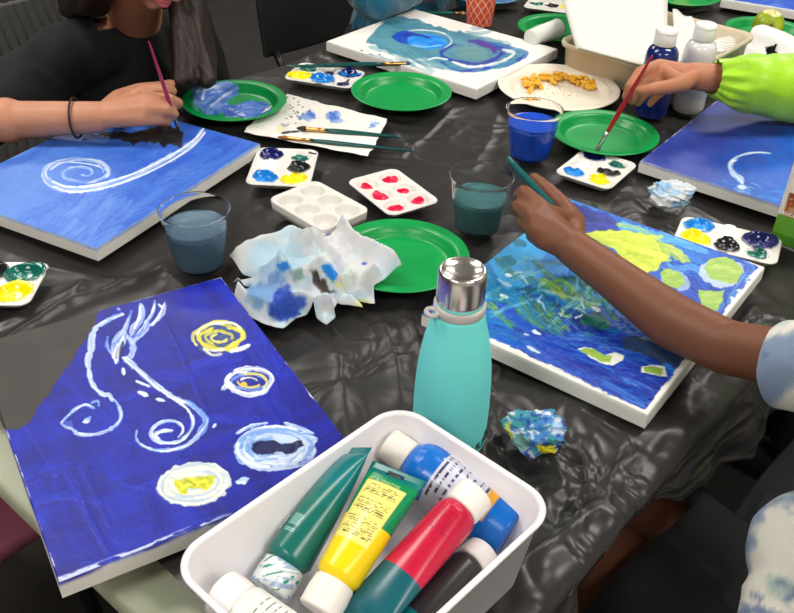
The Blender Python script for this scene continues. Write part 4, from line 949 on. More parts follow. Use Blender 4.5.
# ================================================================== bottles
def water_bottle():
    b = at(448, 441); M = Matrix.Translation((b.x, b.y, TZ+.0006)); H = .152
    e = empty('water_bottle', (b.x, b.y, TZ), 'tall turquoise metal water bottle with a polished silver cap', 'water bottle')
    body = mat('turquoise_powder_coat', (120, 234, 230), .5, bump=.08, bscale=900, spec=.4)
    # gentle shoulder
    pf = [(0, .001), (.030, .001), (.0345, .003), (.0362, .008), (.0365, .02), (.0368, .05), (.0365, .075), (.0355, .095), (.0335, .115), (.0305, .132), (.0270, .146), (.0235, .157), (.0222, .162), (0, .162)]
    z = np.linspace(.05, .157, 24); r_ = np.interp(z, [.05, .075, .095, .115, .132, .146, .157], [.0368, .0362, .0350, .0328, .0298, .0262, .0232])
    k = np.convolve(np.pad(r_, 2, mode='edge'), np.ones(5)/5, 'valid')
    pf = [(0, .001), (.030, .001), (.0345, .003), (.0362, .008), (.0365, .02)]+list(zip(k, z))+[(.0222, .162), (0, .162)]
    link('bottle_body', lathe(pf, 96, M), body, e)
    co_ = mat('collar_grey', (196, 190, 186), .5)
    cl = link('collar', lathe([(0, .1605), (.0228, .1605), (.0238, .162), (.0238, .1685), (.0228, .170), (0, .170)], 72, M), co_, e)
    # little loop on the collar
    an = math.radians(205); lp = [Vector((b.x, b.y, TZ+.166))+Vector((math.cos(an)*.0235, math.sin(an)*.0235, 0))+Vector((math.cos(an)*(.004-.005*math.cos(t))-math.sin(an)*.006*math.sin(t), math.sin(an)*(.004-.005*math.cos(t))+math.cos(an)*.006*math.sin(t), 0)) for t in np.linspace(0, 2*PI, 14)]
    link('loop', tube(lp, [.0022, .0022], n=10, sm=2), co_, cl)
    link('neck_ring', lathe([(0, .1698), (.0212, .1698), (.0212, .1722), (0, .1722)], 72, M), body, e)
    steel = mat('polished_steel', (228, 224, 220), .24, metal=1, bump=.02, bscale=120)
    link('cap', lathe([(0, .172), (.0205, .172), (.0218, .1735), (.0220, .176), (.0218, .200), (.0212, .2035), (.0196, .2055), (.0185, .2050), (.0178, .2035), (.006, .2028), (0, .2028)], 96, M), steel, e)
    ink = mat('dark_print', (22, 60, 58), .5)
    def fn(x, y):  # lettering runs up the side near the foot
        a = math.radians(-58)+y/.0366; return Vector((b.x+.0370*math.cos(a), b.y+.0370*math.sin(a), TZ+.012+x))
    def fn2(x, y):
        a = math.radians(-58)+x/.0366; return Vector((b.x+.0371*math.cos(a), b.y+.0371*math.sin(a), TZ+.014+y))
    text_on('logo', ['ULP'], fn2, ink, e, .013, bold=True)
    r = .0015
    link('logo_square', join([tube([fn2(.021+dx, .0+dy), fn2(.021+ex, ey)], [.0006, .0006], n=6, sm=0) for dx, dy, ex, ey in [(0, .004, 0, .014), (0, .014, .008, .014), (.008, .014, .008, .004), (.008, .004, 0, .004), (.004, .009, .004, .014)]]), ink, e)
water_bottle()
def paint_bottle(base, label, col, H=.152, R=.0275, cap=(238, 238, 238), lab=None):
    b = at(*base); M = Matrix.Translation((b.x, b.y, TZ+.0006)); k = H/.152; ra = R
    e = empty('paint_bottle', (b.x, b.y, TZ), label, 'paint bottle', 'upright squeeze bottles of paint')
    m = mat('bottle_%d_%d_%d' % col, col, .18, coat=.5)
    pf = [(0, .001), (ra*.9, .001), (ra*.98, .004), (ra, .010), (ra, .095), (ra*.995, .104), (ra*.96, .112), (ra*.85, .119), (ra*.66, .1235), (ra*.5, .126), (0, .126)]
    link('bottle_body', lathe([(a, z*k) for a, z in pf], 72, M), m, e)
    cm = mat('white_cap', cap, .35)
    c_ = link('cap', lathe([(a, z*k) for a, z in [(0, .1255), (ra*.66, .1255), (ra*.68, .127), (ra*.66, .1505), (ra*.6, .152), (0, .152)]], 56, M), cm, e)
    link('cap_lid_seam', lathe([(a, z*k) for a, z in [(ra*.655, .1465), (ra*.69, .1468), (ra*.69, .148), (ra*.655, .1483)]], 56, M), cm, c_)
    if lab: link('label_band', lathe([(ra*1.006, .03*k), (ra*1.012, .031*k), (ra*1.012, .092*k), (ra*1.006, .093*k)], 72, M), lab, e)
paint_bottle((650, 115), 'upright bottle of navy blue paint with a white flip cap', (22, 38, 106))
paint_bottle((687, 110), 'upright bottle of white paint with a white cap', (228, 226, 230), H=.154, R=.0275, lab=mat('label_band_white', (214, 212, 222), .4))

# ================================================================== patterned cup, apple, tumbler
def lattice_cup():
    b = at(479, 24); H = .11; n, m = 180, 160
    e = empty('paper_cup', (b.x, b.y, TZ), 'orange paper cup with a white scalloped lattice pattern', 'cup')
    z = np.linspace(0, 1, n)[:, None]; a = np.linspace(0, 2*PI, m, endpoint=False)[None, :]; R = .0265+.012*z
    P = np.stack([b.x+R*np.cos(a), b.y+R*np.sin(a), TZ+.001+H*z+0*a], -1)
    me = gridmesh(P, closev=True)
    U_ = a/(2*PI)*12; V_ = z*9
    f1 = np.abs(((U_+V_/1.0*.5) % 1)-.5); f2 = np.abs(((U_-V_*.5) % 1)-.5)
    ln = sstep(.055, .03, np.minimum(f1, f2))[..., None]
    col = np.array([224, 84, 42.])*(1-ln)+np.array([244, 232, 222.])*ln
    setcol(me, col.reshape(-1, 3))
    link('cup_wall', me, mat('printed_paper', rough=.5, attr=True, wet=0), e)
    M = Matrix.Translation((b.x, b.y, TZ))
    link('rim', lathe([(.0385, H), (.0395, H+.0005), (.0398, H+.002), (.0388, H+.003), (.0378, H+.002), (.0378, H)], 64, M), mat('cup_rim', (240, 236, 230), .5), e)
    link('base_disc', lathe([(0, .002), (.0262, .002), (.0262, .003), (0, .003)], 48, M), mat('cup_base', (236, 232, 224), .6), e)
lattice_cup()
def apple():
    c = at(764, 40, 0); c = Vector((c.x, c.y, TZ+.0028)); R = .0315
    e = empty('apple', c, 'yellow-green apple with bites taken from its top, on a green plate', 'apple')
    n, m = 90, 120; t = np.linspace(0.001, PI-.001, n)[:, None]; a = np.linspace(0, 2*PI, m, endpoint=False)[None, :]
    r = R*(1+.05*np.cos(t))*(.86+.16*np.sin(t)**1.2)*(1-.30*np.exp(-(t/.34)**2)-.16*np.exp(-((PI-t)/.3)**2))*(1+.02*np.cos(5*a)*np.cos(t)**2)
    x = r*np.sin(t)*np.cos(a); y = r*np.sin(t)*np.sin(a); z = r*np.cos(t)
    # tip the apple so its stem end faces the camera side
    P = np.stack([x, y, z], -1).reshape(-1, 3)
    Rm = np.array((Matrix.Rotation(math.radians(-15), 3, 'Y') @ Matrix.Rotation(math.radians(78), 3, 'X'))); P = P@Rm.T
    col = np.tile(np.array([158, 176, 42.]), (len(P), 1)); f = fbm(P[:, 0]*60, P[:, 1]*60+P[:, 2]*40, 3)[:, None]; col = col+(f-.5)*np.array([40, 30, 20])
    ends = np.concatenate([np.exp(-((PI-t)/.16)**2)+np.exp(-(t/.16)**2)+0*a]).reshape(-1, 1); col = col*(1-ends)+np.array([66, 50, 24])*ends
    # bites
    for bc, br in [((.004, -.008, .036), .0165), ((-.010, -.002, .037), .012), ((.016, -.002, .034), .012)]:
        d = P-np.array(bc); L = np.linalg.norm(d, axis=1); ins = L < br
        P[ins] = np.array(bc)+d[ins]/L[ins, None]*br; col[ins] = (232, 222, 160); ed = (L < br+.0012) & ~ins; col[ed] = (190, 170, 70)
    P = P+np.array(c)+[0, 0, R*.93]
    me = gridmesh(P.reshape(n, m, 3), closev=True); setcol(me, col)
    link('flesh', me, mat('apple_skin', rough=.3, attr=True, wet=0), e)
apple()
def tumbler():
    a = at(530, 38, .030); b = at(566, 26, .030); e = empty('tumbler', at(548, 30, .016), 'frosted white plastic tumbler lying across a green plate', 'cup')
    M = frame(a, b); m = mat('frosted_plastic', (236, 238, 230), .45, trans=.1, ior=1.2)
    link('tumbler_wall', lathe([(0, .0), (.0150, 0), (.016, .001), (.020, .086), (.0208, .088), (.0198, .088), (.0150, .0025), (0, .002)], 56, M), m, e)
tumbler()
# ================================================================== juice carton
def carton():
    H = .125; R = Matrix.Rotation(math.radians(-38), 4, 'Z'); b = at(796, 243, 0); wx, wy = .060, .040
    e = empty('juice_carton', (b.x, b.y, TZ), 'small juice carton, white above and green below, with a picture of fruit', 'juice carton')
    n = 70; lev = np.linspace(0, 1, n)
    loop = []; k = 24
    for (x0, y0), (x1, y1) in [((-1, -1), (1, -1)), ((1, -1), (1, 1)), ((1, 1), (-1, 1)), ((-1, 1), (-1, -1))]:
        for t in np.linspace(0, 1, k, endpoint=False): loop.append(((x0+(x1-x0)*t)*wx/2, (y0+(y1-y0)*t)*wy/2))
    loop = np.array(loop); P = []
    for t in lev: P.append([(x, y, .0008+H*t) for x, y in loop])
    P.append([(x*.02, y*.02, H+.001) for x, y in loop]); P = [[(x*.02, y*.02, .001) for x, y in loop]]+P
    P = np.array(P); M = Matrix.Translation((b.x, b.y, TZ)) @ R; A = np.array(M)
    sh = P.shape; W_ = P.reshape(-1, 3)@A[:3, :3].T+A[:3, 3]
    t = ((P[..., 2]-.0008)/H).ravel(); peri = np.tile(np.arange(len(loop))/len(loop)*4, (sh[0], 1)).ravel()
    col = np.tile(np.array([228, 224, 216.]), (len(t), 1))
    col[t < .34+.06*np.sin(peri*PI*.5)] = (96, 162, 44); col[(t < .12)] = (70, 130, 34)
    f = fbm(peri*9, t*14, 4); pic = (t > .34) & (t < .62) & ((peri % 2) > .1) & ((peri % 2) < .9); col[pic & (f > .42)] = (150, 60, 36); col[pic & (f > .6)] = (200, 120, 60); col[pic & (f <= .42)] = (196, 150, 110)
    me = gridmesh(W_.reshape(sh), closev=True); setcol(me, col)
    link('carton_body', me, mat('carton_print', rough=.35, attr=True, wet=0), e)
    ink = mat('carton_ink', (40, 36, 34), .5)
    fn = lambda x, y: M @ Vector((-wx/2+.004+x, -wy/2-.0005, H*.80+y))
    text_on('lettering', ['Tr'], fn, ink, e, .020, bold=True)
    fn = lambda x, y: M @ Vector((-wx/2+.004+x, -wy/2-.0006, H*.36+y))
    text_on('lettering', ['auce'], fn, mat('carton_white_ink', (236, 234, 226), .5), e, .011, bold=True)
    # folded top seam
    link('top_seam', box(wx*.98, .002, .006, M @ Matrix.Translation((0, 0, H+.003))), mat('carton_seam', (226, 222, 214), .4), e)
carton()
# ================================================================== beige tray with paper and forks
def tray():
    h = .062; A, B, D = at(556, 41, h), at(682, 78, h), at(749, 32, h)
    u = (B-A); L = u.length; u.normalize(); v = (D-B); W = v.length; v = (v-u*(v@u)).normalized()
    u3, v3 = u, v; c = A+u*L/2+v*W/2
    e = empty('serving_tray', (c.x, c.y, TZ), 'deep beige plastic tray holding a stack of white paper', 'tray')
    m = mat('beige_plastic', (206, 190, 162), .5, bump=.05, bscale=300)
    def ring(lx, ly, z, rc, k=10):
        out = []
        for sx, sy, a0 in [(1, 1, 0), (-1, 1, PI/2), (-1, -1, PI), (1, -1, 3*PI/2)]:
            for t in np.linspace(0, PI/2, k): out.append((sx*(lx/2-rc)+rc*math.cos(a0+t), sy*(ly/2-rc)+rc*math.sin(a0+t), z))
        return [Vector((c.x, c.y, TZ))+u3*x+v3*y+Vector((0, 0, z_)) for x, y, z_ in out]
    f = .90
    rows = [ring(L*f*.02, W*f*.02, .001, .0005), ring(L*f, W*f, .001, .02), ring(L*f+.006, W*f+.006, .006, .022), ring(L-.02, W-.02, h-.006, .028), ring(L-.016, W-.016, h-.002, .03), ring(L, W, h-.001, .032), ring(L+.001, W+.001, h-.006, .032), ring(L-.002, W-.002, h-.006, .031),
            ring(L-.012, W-.012, h-.008, .029), ring(L*f+.010, W*f+.010, .006, .024)]
    outer = [ring(L-.024, W-.024, h-.004, .026), ring(L*f, W*f, .007, .02), ring(L*f-.006, W*f-.006, .0035, .018), ring(L*f*.02, W*f*.02, .0035, .0005)]
    rows = [ring(L*.018, W*.018, .0008, .0005), ring(L*f, W*f, .0008, .02), ring(L*f+.006, W*f+.006, .006, .022), ring(L-.012, W-.012, h-.010, .029), ring(L, W, h-.008, .032), ring(L+.002, W+.002, h-.003, .032), ring(L, W, h, .032), ring(L-.010, W-.010, h, .029), ring(L-.014, W-.014, h-.003, .028)]+outer
    link('tray_shell', gridmesh(np.array(rows), closev=True), m, e)
    # stack of sheets standing proud of the tray, sloping
    pm = mat('white_paper', (228, 226, 219), .85)
    cs = [at(572, 3, .085), at(568, 48, .058), at(646, 76, .058), at(704, 46, .058), at(668, -14, .085)]
    base = [(562, 10), (573, 46), (647, 70), (700, 40), (664, -14)]
    for k in range(9):
        r = random.Random(k+4); j = [r.uniform(-3, 3)*(k < 8) for _ in range(8)]
        z = .0645+k*.0021
        q = [at(561+j[0]*.6, -8, z+.008), at(577+j[2]*.5, 47+j[3]*.5, z), at(668+j[4]*.5, 72+j[5]*.4, z), at(666+j[6]*.6, -9, z+.008)]
        n = 14; s = np.linspace(0, 1, n)[:, None, None]; t = np.linspace(0, 1, n)[None, :, None]; q = [np.array(x) for x in q]
        P = (q[0]*(1-s)+q[3]*s)*(1-t)+(q[1]*(1-s)+q[2]*s)*t
        o = link('paper_sheet', gridmesh(P), pm); solid(o, .0007, 1)
        tag(o, 'white sheet in the stack of paper filling the beige tray' if k < 8 else 'topmost white sheet of the stack in the beige tray', 'paper', 'sheets of white paper in the tray')
    q = [at(673, 6, .084), at(676, 64, .082), at(704, 40, .080), at(692, 14, .082)]; q = [np.array(x) for x in q]; n = 14; s = np.linspace(0, 1, n)[:, None, None]; t = np.linspace(0, 1, n)[None, :, None]
    P = (q[0]*(1-s)+q[3]*s)*(1-t)+(q[1]*(1-s)+q[2]*s)*t; P[..., 2] += .003*np.sin(s[..., 0]*7); P[..., 2] -= .006
    o = link('napkin', gridmesh(P), pm); solid(o, .0008, 1); tag(o, 'white napkin tucked beside the paper stack in the tray', 'napkin')
    fm = mat('fork_plastic', (236, 234, 226), .3)
    for k in range(4):
        a = at(733, 38+k*2.2, .052+.004*k); b = at(692-k*2, 45+k*5.5, .040+.004*k); M = frame(a, b); Lf = (b-a).length
        e2 = empty('plastic_fork', b, 'white plastic fork lying in the open end of the beige tray', 'fork', 'white plastic forks in the tray')
        ms = [box(.009, .002, Lf*.66, M @ Matrix.Translation((0, 0, Lf*.66)), .0008)]
        link('fork_handle', ms[0], fm, e2)
        link('fork_head', join([box(.020, .0018, Lf*.10, M @ Matrix.Translation((0, 0, Lf*.30)), .0008)]+[box(.0026, .0018, Lf*.27, M @ Matrix.Translation((x, 0, Lf*.135)), .0006) for x in (-.0085, -.0028, .0028, .0085)]), fm, e2)
tray()
def curled_paper():
    rows = [[at(x, y, h) for x, y, h in q] for q in ([(741, 60, .003), (760, 66, .003), (800, 84, .003)], [(746, 44, .022), (768, 50, .024), (800, 66, .022)], [(752, 29, .046), (774, 36, .046), (800, 50, .040)], [(762, 25, .048), (780, 32, .046), (802, 44, .040)], [(772, 28, .030), (788, 34, .028), (806, 44, .022)])]
    cols = [catmull(np.array([r[k] for r in rows]), 12) for k in range(3)]
    P = np.array([catmull(np.array([cols[k][i] for k in range(3)]), 14) for i in range(len(cols[0]))])
    P[..., 2] += .002*fbm(P[..., 0]*60, P[..., 1]*60, 3)
    me = gridmesh(P); bm = bmesh.new(); bm.from_mesh(me)
    # torn triangular gap through which the dark cloth shows
    def ins(f):
        x, y = topx(np.array(f.calc_center_median())); return y < 56 and y > 44+(776-x)*.35 and x < 776 and x > 765+(y-44)*.1
    bmesh.ops.delete(bm, geom=[f for f in bm.faces if ins(f)], context='FACES'); bm.to_mesh(me); bm.free()
    o = link('curled_paper', me, mat('curled_white_paper', (234, 232, 228), .6)); solid(o, .0008, 1)
    tag(o, 'curled white paper sheet standing in front of the bitten apple', 'paper')
curled_paper()

# ================================================================== white bin and paint tubes
BH = .09
def bin_():
    A, B, D = at(399, 400, BH), at(564, 503, BH), at(163, 561, BH)
    u = (D-A); L = u.length; u.normalize(); v = (B-A); W = v.length; v = (v-u*(v@u)).normalized(); c = A+u*L/2+v*W/2
    e = empty('storage_bin', (c.x, c.y, TZ), 'white plastic storage bin full of paint tubes', 'storage bin')
    m = mat('white_bin_plastic', (232, 228, 232), .38, spec=.4)
    def ring(lx, ly, z, rc, k=12):
        out = []
        for sx, sy, a0 in [(1, 1, 0), (-1, 1, PI/2), (-1, -1, PI), (1, -1, 3*PI/2)]:
            for t in np.linspace(0, PI/2, k): out.append(Vector((c.x, c.y, TZ+z))+u*(sx*(lx/2-rc)+rc*math.cos(a0+t))+v*(sy*(ly/2-rc)+rc*math.sin(a0+t)))
        return out
    rows = [ring(.004, .003, .0008, .0005), ring(L-.036, W-.036, .0008, .018), ring(L-.028, W-.028, .005, .021), ring(L-.008, W-.008, BH-.006, .028), ring(L-.002, W-.002, BH-.004, .030), ring(L, W, BH-.001, .031), ring(L-.002, W-.002, BH, .030), ring(L-.009, W-.009, BH, .027),
            ring(L-.012, W-.012, BH-.002, .026), ring(L-.032, W-.032, .007, .019), ring(L-.040, W-.040, .003, .016), ring(.004, .003, .003, .0005)]
    link('bin_shell', gridmesh(np.array(rows), closev=True), m, e)
bin_()
TUBE = mat('tube_plastic', rough=.26, attr=True, wet=.0)
INK = mat('label_ink', (60, 66, 50), .6); WINK = mat('white_ink', (220, 236, 226), .5)
def paint_tube(cap, crimp, label, colf, capcol, r=.0185, roll=0, capr=.0165, capl=.020, wide=1.5, hole=False, texts=(), name='paint_tube', cappaint=None, bandn=None):
    """cap: cap end point, crimp: crimped end point (world)"""
    cap = Vector(cap); crimp = Vector(crimp); M = frame(cap, crimp, roll=roll); L = (crimp-cap).length; A = np.array(M)
    e = empty(name, cap, label, 'paint tube', 'tubes and bottles of paint in the white bin')
    n, m = 130, 110; s = np.linspace(0, 1, n); a = np.linspace(0, 2*PI, m, endpoint=False)
    z0 = capl-.001; z = z0+(L-z0)*s
    q = np.clip((s-.06)/.94, 0, 1)
    hw = np.where(s < .06, capr*.8+(r-capr*.8)*np.sin(np.clip(s/.06, 0, 1)*PI/2), r*(1+(wide-1)*q))
    ht = np.where(s < .06, hw, r*np.sqrt(np.clip(1-np.clip((s-.06)/.88, 0, 1)**1.25, 0, 1))+.0009)
    ht = np.maximum(ht, .0009)
    X = hw[:, None]*np.cos(a); Y = ht[:, None]*np.sin(a)*(1+.0*np.cos(a)); 
    # crimped end: flattened ribs
    Z = np.repeat(z[:, None], m, 1)
    P = np.stack([X, Y, Z], -1)
    P = np.vstack([P, (P[-1:]*np.array([.999, .2, 1]))])
    P = np.concatenate([np.array([[[0, 0, z0]]*m]), P], 0)
    S = np.repeat(np.concatenate([[0], s, [1]])[:, None], m, 1); Ag = np.repeat(a[None, :], len(P), 0)
    col = colf(S, Ag, P[..., 0], P[..., 2])
    W_ = P.reshape(-1, 3)@A[:3, :3].T+A[:3, 3]
    me = gridmesh(W_.reshape(P.shape), closev=True); setcol(me, col.reshape(-1, 3))
    body = link('tube_body', me, TUBE, e)
    cm = mat('cap_%d_%d_%d' % capcol, capcol, .4, attr=False)
    cp = lathe(dense([(0, 0), (capr*.9, 0), (capr, .0015), (capr*1.02, capl*.55), (capr*.98, capl*.93), (capr*.9, capl), (0, capl)], .0008), 120, M)
    if cappaint:
        v = verts_of(cp); lv = (v-A[:3, 3])@A[:3, :3]; cc = np.tile(np.array(capcol, float), (len(v), 1))
        f = fbm(lv[:, 0]*260+lv[:, 2]*160, lv[:, 2]*200+lv[:, 1]*200, 5, 3); f2 = fbm(lv[:, 0]*160+9, lv[:, 2]*260+lv[:, 1]*100, 8, 3)
        cc[f > .60] = cappaint; cc[(f2 > .62)] = (150, 176, 206); setcol(cp, cc); cm = TUBE
    link('cap', cp, cm, e)
    def surf(x, z_, off=.0009):
        s_ = np.clip((z_-z0)/(L-z0), 0, 1); H = np.interp(s_, s, hw); T_ = np.interp(s_, s, ht); c_ = np.clip(x/H, -.98, .98); return M @ Vector((x, T_*math.sqrt(1-c_*c_)+off, z_))
    for (lines, x0, zz, size, dirn, ink) in texts:
        if dirn > 0: fn = lambda X_, Y_: surf(x0+Y_, zz+X_)
        elif dirn == 0: fn = lambda X_, Y_: surf(x0-X_, zz-Y_*-1)
        elif dirn == 2: fn = lambda X_, Y_: surf(x0+X_, zz+Y_)
        else: fn = lambda X_, Y_: surf(x0-Y_, zz-X_)
        text_on('lettering', lines, fn, ink, body, size)
    return e, surf, L, body
def const(*c): return lambda S, A, X, Z: np.zeros(S.shape+(3,))+np.array(c, float)

def words_mask(X, Z, lines, x0, x1, pitch, seed=1, gap=.45):
    """dark dashes like rows of small print: rows along Z, words along X"""
    row = np.floor(Z/pitch); fr = Z/pitch-row
    n = vn(X*900+row*7.3, row*3.1, seed)
    return (fr < .42) & (n > gap) & (X > x0) & (X < x1)
def c_green(S, A, X, Z):
    c = const(18, 106, 96)(S, A, X, Z); c[S > .45] = (20, 112, 104); up = np.sin(A) > 0
    c[(S > .62)] = (14, 118, 122); m = (S > .2) & (S < .36) & up & (X > -.013) & (X < -.002) & (((S*60) % 1) < .35); c[m] = (150, 200, 190)
    return c
def c_yellow(S, A, X, Z):
    c = const(248, 214, 16)(S, A, X, Z); up = np.sin(A) > 0
    c[S > .50+.5*(X-.0)] = (8, 138, 84)
    lab = up & (np.abs(np.cos(A)) < .74) & (S > .30) & (S < .83); c[lab] = (240, 228, 128)
    c[S > .885] = (10, 116, 110)
    for a, b in [(.34, .50), (.54, .68), (.71, .81)]:
        m = lab & (S > a) & (S < b) & words_mask(-X, Z, 8, -.0145,    .0145, .0021, seed=int(a*100)); c[m] = (120, 112, 62)
    m = up & (S > .885) & (S < .90); c[m] = (14, 124, 96)
    return c
def c_red(S, A, X, Z):
    c = const(196, 26, 62)(S, A, X, Z); c[S > .58] = (22, 92, 104); up = np.sin(A) > 0
    m = up & (S > .10) & (S < .26) & words_mask(X, Z, 6, -.004, .012, .003, seed=5, gap=.5); c[m] = (150, 20, 50)
    c[(X < -.0185*(1+S*.35)) & (S < .9)] = (190, 150, 110)
    return c
def c_black(S, A, X, Z):
    c = const(46, 42, 44)(S, A, X, Z); c[S > .60] = (14, 110, 116); return c
k = dict()
e, sf, L_, bd = paint_tube(at(269, 591, .032), at(358, 448, .086), 'dark green paint tube with a paint-smudged white cap', c_green, (226, 230, 230), r=.0190, capr=.0180, capl=.024, wide=1.35, roll=-.75, cappaint=(20, 150, 126))
text_on('lettering', ['ma'], lambda x, y: sf(.002+y, .045+x), WINK, bd, .011, bold=True)
sm = []
for q in [(.004, .006, 5), (-.006, .010, 3), (0, .014, 4)]:
    pass
e, sf, L_, bd = paint_tube(at(318, 612, .046), at(399, 471, .094), 'yellow paint tube lying label side up, with a green hanging end', c_yellow, (238, 232, 222), r=.0180, capr=.0168, capl=.026, wide=1.45, roll=-.12)
text_on('lettering', ['ART ALTERNATIVES'], lambda x, y: sf(.018-x, L_*.868+y), mat('pale_green_ink', (170, 220, 150), .5), bd, .0034, bold=True)
# hanging slot in the crimped end
ob = bd; bm = bmesh.new(); bm.from_mesh(ob.data)
M_ = frame(at(318, 612, .046), at(399, 471, .094), roll=-.12).inverted() @ Matrix.Translation(ob.matrix_world.translation if ob.parent is None else (0, 0, 0))
bmesh.ops.delete(bm, geom=[f for f in bm.faces if abs((M_ @ f.calc_center_median()).x) < .0085 and abs((M_ @ f.calc_center_median()).z-L_*.955) < .0022], context='FACES'); bm.to_mesh(ob.data); bm.free()
paint_tube(at(476, 493, .080), at(355, 627, .045), 'crimson paint tube with white cap uppermost and dark teal end', c_red, (240, 236, 228), r=.0175, capr=.0165, capl=.021, wide=1.3, roll=.15)
paint_tube(at(484, 553, .036), at(370, 658, .034), 'black paint tube with a white cap beside the crimson tube', c_black, (238, 234, 230), r=.0165, capr=.0160, capl=.018, wide=1.3, roll=.1)
def lying_bottle():
    a = at(388, 443, .066); b = at(511, 533, .036); M = frame(a, b, roll=.5); L = (b-a).length; A = np.array(M)
    e = empty('paint_bottle', a, 'blue paint bottle with a torn white label lying in the bin', 'paint bottle', 'tubes and bottles of paint in the white bin')
    R = .0255; pf = dense([(0, .024), (R*.5, .024), (R*.62, .0255), (R*.82, .031), (R*.95, .038), (R, .046), (R, L-.004), (R*.96, L-.001), (R*.85, L), (0, L)], .0012); m = 140
    an = np.linspace(0, 2*PI, m, endpoint=False); X = pf[:, 0, None]*np.cos(an); Y = pf[:, 0, None]*np.sin(an); Z = np.repeat(pf[:, 1, None], m, 1)
    c = np.tile(np.array([16, 108, 200.]), (len(pf), m, 1)); t = np.repeat(an[None, :], len(pf), 0)
    rag = .004*(fbm(t*3, Z*200, 3)-.5)
    lab = (Z > .054+rag) & (Z < .100+rag); c[lab] = (206, 208, 224)
    m2 = lab & (((Z*1000) % 7) < 2.2) & (vn(t*18, Z*300, 4) > .45) & (t > .6) & (t < 2.5); c[m2] = (50, 52, 80)
    c[(Z > .1+rag) & (Z < .110) & (t < 2.0)] = (236, 172, 40)
    P = np.stack([X, Y, Z], -1).reshape(-1, 3)@A[:3, :3].T+A[:3, 3]; me = gridmesh(P.reshape(len(pf), m, 3), closev=True); setcol(me, c.reshape(-1, 3))
    link('bottle_body', me, TUBE, e)
    link('cap', lathe([(0, 0), (.0135, 0), (.0148, .0015), (.0152, .012), (.0156, .0235), (.0145, .0245), (0, .0245)], 56, M), mat('ivory_cap', (232, 226, 214), .4), e)
lying_bottle()
def c_white(S, A, X, Z):
    c = const(234, 230, 226)(S, A, X, Z); up = np.sin(A) > 0
    m = up & (S > .24) & (S < .75) & (((Z*1000) % 5.5) < 1.1) & (X > -.012) & (X < .014) & (vn(X*500, Z*180, 3) > .3); c[m] = (120, 132, 128)
    return c
paint_tube(at(221, 592, .070), at(320, 664, .066), 'white paint tube with rows of fine print at the corner of the bin', c_white, (236, 232, 230), r=.0185, capr=.0178, capl=.022, wide=1.1, roll=.2)

# ================================================================== chairs
def chair(c, face, label, col, seat_h=.30, name='chair', rib=False):
    """c: seat centre on the plan, face: direction the sitter looks (2-D)"""
    f = Vector((face[0], face[1], 0)).normalized(); s = Vector((f.y, -f.x, 0)); M = Matrix((s, f, Vector((0, 0, 1)))).transposed().to_4x4(); M.translation = (c[0], c[1], 0)
    e = empty(name, (c[0], c[1], 0), label, 'chair'); m = mat('chair_%d_%d_%d' % col, col, .45, bump=.1); lm = mat('chair_steel', (60, 60, 62), .35, metal=.9)
    link('seat', box(.42, .40, .03, M @ Matrix.Translation((0, 0, seat_h-.016)), .012, 3), m, e)
    n, k = 90, 60; x = np.linspace(-.21, .21, n)[:, None]; z = np.linspace(0, 1, k)[None, :]
    Y = -.27-.05*z+.03*np.cos(x/.21*1.3)-.03+(.004*np.sin(x*260+3*np.sin(z*4)) if rib else 0)*np.sin(z*PI)**.3
    P = np.stack([x*(1-.1*z**3)+0*z, Y, seat_h+.12+.33*z+0*x], -1); A = np.array(M); P = P@A[:3, :3].T+A[:3, 3]
    o = link('backrest', gridmesh(P), m, e); solid(o, .014, 0)
    for sx in (-1, 1):
        link('leg', tube([M @ Vector((sx*.19, -.268, seat_h+.14)), M @ Vector((sx*.19, -.17, seat_h-.03)), M @ Vector((sx*.19, -.22, .012))], [.011, .011], sm=4), lm, e)
        link('leg', tube([M @ Vector((sx*.18, .15, seat_h-.03)), M @ Vector((sx*.19, .19, .012))], [.011, .011], sm=0), lm, e)
    return e

# ================================================================== people
def vlist(*a): return [Vector(x) for x in a]
def chain(pts, rad):
    return [(Vector(pts[i]), Vector(pts[i+1]), rad[i], rad[i+1]) for i in range(len(pts)-1)]
def hand_from(w, wr, fingers, thumb, palm=.013):
    """wrist point, wrist radius, four finger chains [(pt,r)...] starting at the knuckle, thumb chain from the wrist side"""
    caps = []
    for f in fingers:
        pts = [p for p, r in f]; rs = [r for p, r in f]
        caps += chain([w]+pts, [wr*.72]+[max(rs[0], palm*.8)]+rs[1:])
    for a, b in zip(fingers[:-1], fingers[1:]): caps.append((a[0][0], b[0][0], palm*.78, palm*.78)); caps.append(((a[0][0]+w)/2, (b[0][0]+w)/2, palm, palm))
    pts = [p for p, r in thumb]; rs = [r for p, r in thumb]
    caps += chain([w]+pts, [wr*.6]+rs)
    caps.append((w, (fingers[0][0][0]+fingers[1][0][0]+w)/3, wr*.8, palm)); caps.append((thumb[0][0], fingers[0][0][0], thumb[0][1], palm*.6))
    return caps
